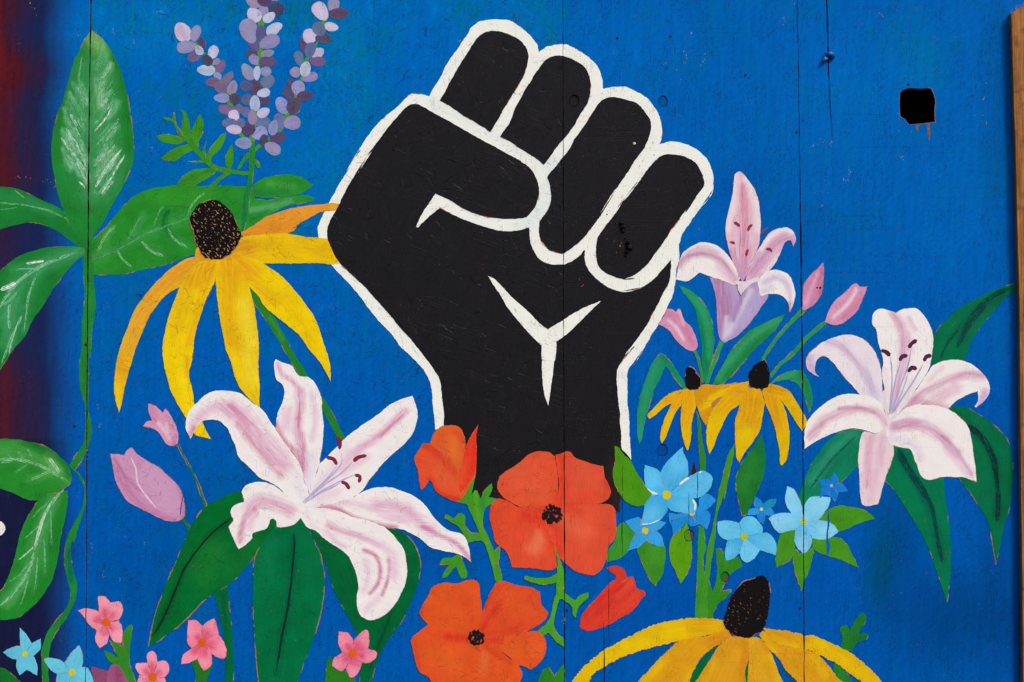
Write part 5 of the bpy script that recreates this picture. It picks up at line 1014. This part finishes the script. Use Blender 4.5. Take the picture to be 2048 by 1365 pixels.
film('petal', 'S 820,950! 900,850 950,780 1040,650 1080,590 1160,555 1250,548 1340,570 1410,620 1460,690 1472,760 1440,820 1378,872! 1365,865! 1390,820 1390,760! 1310,790 1240,830 1190,882! 1080,860 980,860', PW, 10.2, l3, step=3.5,
     acc=[('S 1420,655 1300,645 1180,690 1050,750 950,820', 11, (206,146,182), .85), ('S 850,910 950,840 1060,840 1180,875', 10, (200,136,170), .8), ('S 1240,740 1100,810', 16, (222,178,204), .8), ('S 1440,770 1410,850', 12, (196,164,208), .95), ('S 1150,600 1050,690', 6, (222,184,208), .6)])
film('petal', 'S 790,980! 880,885 980,850 1080,855 1180,880 1260,930 1320,1000 1345,1080 1360,1200 1375,1300 1384,1382! 1290,1350 1160,1345 1050,1363 1000,1330 970,1250 930,1160 870,1145 800,1120 765,1060!', PW, 10.5, l3, step=3.5, amp=.7,
     acc=[('S 820,1000 930,975 1050,1010 1150,1080 1240,1190', 14, (202,144,182), .9), ('S 1150,1070 1250,1180 1350,1330', 5, (186,110,156), .85), ('S 1200,1160 1330,1320', 14, (220,186,212), .7), ('S 830,1010 960,1000', 10, (206,150,184), .7), ('S 800,1080 950,1130 1000,1220', 10, (214,198,224), .6)])
for s in ('S 785,920 800,780 805,640 792,522', 'S 790,920 810,780 840,640 862,560', 'S 800,900 850,760 910,600 935,475', 'S 800,920 850,820 890,720 912,640', 'S 810,910 880,800 960,680 1022,565'):
    stroke('filament', s, (168,166,208), 11, l3, width=3.2, under=(190,188,220))
for s in ('S 728,482 762,492 792,520', 'S 856,555 875,525 912,518', 'S 918,467 940,435 976,410', 'S 1022,558 1040,525 1076,518', 'S 913,632 938,600 976,608'):
    stroke('anther', s, (84,34,66), 11.4, l3, width=8, under=(64,24,52), mat=MAT['flat_paint'], taper='round')

# ------------------------------------------------------------------ plugs, screws, holes, timber
for p_ in PLUGS: plug(*p_)
def lump(name, pts, r, mat, parent=None, squash=.7, seg=(10, 6), jit=.18):
    """hemispherical blob(s) proud of the wall"""
    V = []; F = []
    for (x, y, rr) in pts:
        k = len(V); n, m_ = seg
        for j in range(m_):
            ph = j/(m_-1)*math.pi/2
            for i in range(n):
                a = i/n*6.283; q = rr*(1+random.uniform(-jit, jit))
                V.append((wx(x+q*math.cos(ph)*math.cos(a)), -q*math.sin(ph)*PX*squash-.0012, wz(y+q*math.cos(ph)*math.sin(a))))
        for j in range(m_-1):
            for i in range(n):
                F.append((k+j*n+i, k+j*n+(i+1) % n, k+(j+1)*n+(i+1) % n, k+(j+1)*n+i))
    me = bpy.data.meshes.new(name); me.from_pydata(V, [], F); me.materials.append(mat)
    for p_ in me.polygons: p_.use_smooth = True
    return link(name, me, parent)
def own(o, label, cat, group=None, kind=None):
    o['label'] = label; o['category'] = cat
    if group: o['group'] = group
own(lump('screw_head', [(1268.5, 288, 3.4)], 3, MAT['screw_metal']), 'bright screw head in the third black finger', 'screw')
own(lump('glue_lump', [(1243, 447, 4.5), (1245, 455, 5), (1246, 463, 4.5), (1251, 477, 2.2), (1256, 486, 5), (1258, 496, 6.5), (1254, 505, 4.5), (1252, 511, 3)], 3, MAT['black_lump'], squash=1.6, jit=.35), 'rough black lumps painted over on the little finger', 'paint lump')
# bent nail painted blue over the crack
bn = thing('bent_nail', 'bent blue painted nail over the long crack at top right', 'nail', (1656, 114))
def tube(name, pts, mat, parent, n=8):
    V = []; F = []
    for i, (x, d, y, r) in enumerate(pts):
        p0 = pts[max(0, i-1)]; p1_ = pts[min(len(pts)-1, i+1)]
        dv = Vector(((p1_[0]-p0[0]), (p1_[1]-p0[1]), -(p1_[2]-p0[2]))).normalized()
        u = dv.cross(Vector((0, 1, 0.01))).normalized(); w = dv.cross(u)
        for j in range(n):
            a = j/n*6.283; o_ = (u*math.cos(a)+w*math.sin(a))*r*PX
            V.append((wx(x)+o_.x, -d*PX+o_.y, wz(y)+o_.z))
    for i in range(len(pts)-1):
        for j in range(n): F.append((i*n+j, i*n+(j+1) % n, (i+1)*n+(j+1) % n, (i+1)*n+j))
    F.append(tuple(range(n))[::-1]); F.append(tuple((len(pts)-1)*n+j for j in range(n)))
    me = bpy.data.meshes.new(name); me.from_pydata(V, [], F); me.materials.append(mat)
    for p_ in me.polygons: p_.use_smooth = True
    return link(name, me, parent)
tube('shank', [(1657, 0, 112, 5), (1656, 5, 113, 5), (1652, 8, 117, 5), (1647, 9, 121, 4), (1642, 9, 126, 1.8)], MAT['blue_coated_metal'], bn)
tube('head', [(1652, 8, 112, 4.6), (1658, 9, 109, 6.4), (1664, 8, 112, 6.6), (1665, 6, 118, 4)], MAT['blue_coated_metal'], bn)
tube('burr', [(1652, 5, 112, 1.5), (1650, 8, 107, 1.1), (1648, 9, 103, .4)], MAT['blue_coated_metal'], bn)
# nail and screw holes: near-black bumps, with each dip's shade put into the colour
hg = 'small nail holes in the boards'
for (x, y, r, where) in ((1593, 264, 2.6, 'small nail hole beside the top of the right joint'), (1606, 241, 1.6, 'tiny nail hole just right of the top of the right joint'), (1172, 690, 2.6, 'nail hole in the left joint above the small pink bud'),
                  (1600, 1217, 2.6, 'nail hole beside the right joint above the bottom coneflower'), (1134.5, 737, 2.6, 'nail hole right of the crease mark on the black wrist'), (1134, 1221, 2.2, 'nail hole beside the centre joint under the forked tendril'),
                  (1341, 73, 2.2, 'tiny nail hole in the blue above the ring finger'), (1235, 77, 2.6, 'dented nail hole in the blue above the middle finger'), (1134, 254, 2.8, 'nail hole in the second black finger by the centre joint'), (1634, 576, 2.0, 'left of the two dark holes in the pointed pink bud'), (1640.5, 576, 2.4, 'right of the two dark holes in the pointed pink bud'),
                  (1491, 151, 2.4, 'dented nail hole in the open blue area above the small lily'), (1817, 169, 2.0, 'chipped nail hole just above the square hole'), (149, 852, 2.6, 'ring shaped nail dent left of the vine stem')):
    if abs(x-1172) < 1: x = 172
    o = lump('nail_hole', [(x, y, r)], r, MAT['shade_black'], squash=.25, jit=.22)
    own(o, where, 'nail hole', hg)
# splinters and raw wood round the square hole
film('splinter', 'U 1045,848! 1062,845! 1066,900 1058,972! 1050,920', (176,120,74), 1.2, wall, edge=0, mat=MAT['raw_wood'])
film('splinter', 'U 972,855! 988,852! 984,893! 974,885', (164,108,70), 1.2, wall, edge=0, mat=MAT['raw_wood'])
film('splinter', 'X 1388,922! 1386,935 1382,951! 1388,949 1393,946! 1391,934', (70,22,22), 12.8, wall, edge=0, label='dark red split in the wood above the blue flower')
def rim(pts, w0, mat, name, layer):
    s = np.array(pts); n = len(s); V = []; F = []
    c = HOLE.mean(0)
    for i, p_ in enumerate(s):
        d = (p_-c)/np.hypot(*(p_-c)); w = w0*(.35+abs(noise1(n, 3, 7, 4)[i])*1.3)
        V += [(wx(p_[0]), -LAY*layer, wz(p_[1])), (wx(p_[0]+d[0]*w), -LAY*layer, wz(p_[1]+d[1]*w))]
    for i in range(n-1): F.append((2*i, 2*i+1, 2*i+3, 2*i+2))
    me = bpy.data.meshes.new(name); me.from_pydata(V, [], F); me.materials.append(mat); return link(name, me, wall)
n_ = len(HOLE); order = np.argsort([(-1 if False else i) for i in range(n_)])
rim(HOLE[int(n_*.2):int(n_*.66)], 1.3, MAT['raw_wood'], 'hole_rim', 1.0)
rim(HOLE[int(n_*.66):], 0.7, MAT['raw_wood'], 'hole_rim', 1.1)

# chips where the paint has come away from the wood, clustered as on the wall
def chips(parent, items, layer, mat, name='paint_chips'):
    V = []; F = []
    for x, y, rx, ry, n in items:
        for _ in range(n):
            cx, cy = x+random.gauss(0, rx*.5), y+random.gauss(0, ry*.5)
            a = random.uniform(.4, 1.5)*random.choice((1, 1, 1.6)); b_ = a*random.uniform(.3, .8); th = random.choice((1.57, 1.4, random.uniform(0, 3.1)))
            k = len(V); m_ = 6
            for j in range(m_):
                q = j/m_*6.283; u = a*math.cos(q)*random.uniform(.6, 1.2); v = b_*math.sin(q)*random.uniform(.6, 1.2)
                V.append((wx(cx+u*math.cos(th)-v*math.sin(th)), -LAY*layer, wz(cy+u*math.sin(th)+v*math.cos(th))))
            F.append(tuple(range(k, k+m_))); layer += .004
    me = bpy.data.meshes.new(name); me.from_pydata(V, [], F); me.materials.append(mat)
    o = link(name, me, parent); o['kind'] = 'stuff'
chips(wall, [(322,24,14,3,5), (312,26,6,2,2), (228,58,3,14,6), (268,82,3,4,4), (160,72,6,8,4), (38,95,4,14,4), (302,300,3,12,3), (372,132,2,2,2), (320,195,2,2,2), (1060,95,10,3,5), (913,82,6,3,4),
             (1372,112,6,14,9), (1406,120,5,10,9), (1385,75,10,8,3), (1365,160,8,8,2), (1328,128,6,3,2), (1662,287,3,6,6), (1640,282,14,6,4), (1625,290,6,6,3), (1700,345,6,8,6), (1804,315,3,10,5), (1568,42,5,10,7), (1588,12,4,4,2),
             (1762,30,4,8,3), (1829,20,5,5,3), (1797,230,3,22,7), (1828,262,8,4,4), (1968,200,4,30,6), (1972,250,3,5,2), (1690,360,8,4,4), (1645,412,5,5,2), (1706,575,10,4,3), (195,812,3,4,4), (202,850,6,5,4), (185,1090,2,14,6),
             (205,1150,4,12,6), (240,1160,3,10,4), (290,1090,3,6,3), (452,720,4,20,4), (720,305,6,4,2), (634,150,2,3,2), (1352,140,6,3,2), (1128,1240,3,20,8), (1133,520,2,30,4), (174,905,1,30,7), (1607,905,1.5,30,6), (1609,1190,1,20,5),
             (1604,760,1,16,5), (52,355,30,5,8), (92,360,14,6,6), (112,372,10,8,5), (58,20,20,14,4)], 1.5, MAT['bare_wood'])
chips(wall, [(1240,470,12,30,14), (1215,430,8,60,10), (1163,560,10,20,8), (1300,300,30,60,12), (1396,460,6,40,8)], 15.6, MAT['raw_wood'])

# timber batten at the right edge
bt = thing('timber_batten', 'weathered brown timber batten along the right edge of the wall', 'timber', (2060, 1365))
def prism(name, poly, d0, d1, mat, parent, bev=.0015):
    n = len(poly); k = (DIST-d1)/DIST
    def P_(x, y, d): 
        kk = (DIST-d)/DIST
        return (wx(x)*kk, -d, ZC+(wz(y)-ZC)*kk)
    V = [(wx(x)*k, -d0, ZC+(wz(y)-ZC)*k) for x, y in poly] + [(wx(x)*k, -d1+bev, ZC+(wz(y)-ZC)*k) for x, y in poly]
    c = np.mean(poly, 0)
    V += [(wx(x)*k+(0.0015 if x < c[0] else -.0015), -d1, ZC+(wz(y)-ZC)*k) for x, y in poly]
    F = [tuple(range(2*n, 3*n))]
    for i in range(n):
        j = (i+1) % n; F += [(i, j, n+j, n+i), (n+i, n+j, 2*n+j, 2*n+i)]
    me = bpy.data.meshes.new(name); me.from_pydata(V, [], F); me.materials.append(mat); me.validate()
    return link(name, me, parent)
lft = [(2022, 27), (2024, 80), (2025.5, 146), (2028, 220), (2030.5, 293), (2033, 400), (2036, 500), (2039, 620), (2040.5, 760), (2042, 960), (2044.5, 1150), (2046, 1365), (2046.5, 1430)]
lft = [(x+random.uniform(-.6, .6), y) for x, y in lft]
prism('board', lft + [(2128, 1430), (2122, -24), (2060, 6)], 0.0006, 0.030, MAT['batten_wood'], bt)
for (x, y) in ((2043, 62),):
    lump('knot', [(x+4, y, 5)], 5, MAT['raw_wood'], bt, squash=.05).location.y -= 0.0295
# rough fibres along the batten's top end
V = []; F = []
for i in range(26):
    x = random.uniform(2022, 2052); y = 27 - (x-2022)*.55; h = random.uniform(4, 13); k = len(V)
    kk = (DIST-.03)/DIST
    V += [(wx(x-.5)*kk, -.029, ZC+(wz(y+3)-ZC)*kk), (wx(x+.6)*kk, -.029, ZC+(wz(y+3)-ZC)*kk), (wx(x+random.uniform(-1, 1))*kk, -.029+random.uniform(-.002, .004), ZC+(wz(y-h)-ZC)*kk)]
    F.append((k, k+1, k+2))
me = bpy.data.meshes.new('fibres'); me.from_pydata(V, [], F); me.materials.append(MAT['batten_wood']); o = link('fibres', me, bt); o['kind'] = 'stuff'

# ------------------------------------------------------------------ bare wood slivers along the paint edges
for parent, items, layer in BARE.values():
    V = []; F = []
    for ol, amount, width, layer in items:
        n = len(ol)
        if n < 8: continue
        d = np.roll(ol, -1, 0) - np.roll(ol, 1, 0); l = np.hypot(d[:, 0], d[:, 1])+1e-9
        nx, ny = -d[:, 1]/l, d[:, 0]/l
        w = noise1(n, 3, 30)*.75 + noise1(n, 3, 9)*.55 + (amount-.80)*1.0
        w = np.clip(w*1.3, 0, 1.0)*width + RNG.uniform(-.3, .5, n)*(w > 0)
        j = RNG.uniform(-.4, .4, n)
        for i in range(n):
            k2 = (i+1) % n
            if w[i] <= .1 or w[k2] <= .1: continue
            k = len(V)
            for q, s_ in ((i, 1), (k2, 1), (k2, -1), (i, -1)):
                h = w[q]*.5*s_ + j[q]
                x, y = ol[q, 0]+nx[q]*h, ol[q, 1]+ny[q]*h
                V.append((wx(x), -LAY*(layer+.12), wz(y)))
            F.append((k, k+1, k+2, k+3))
    if F:
        me = bpy.data.meshes.new('bare_edge'); me.from_pydata(V, [], F); me.materials.append(MAT['bare_wood'])
        o = link('bare_edge', me, parent); o['kind'] = 'stuff'
print('objects', len(bpy.data.objects), 'tris', sum(len(o.data.polygons) for o in bpy.data.objects if o.type == 'MESH'))
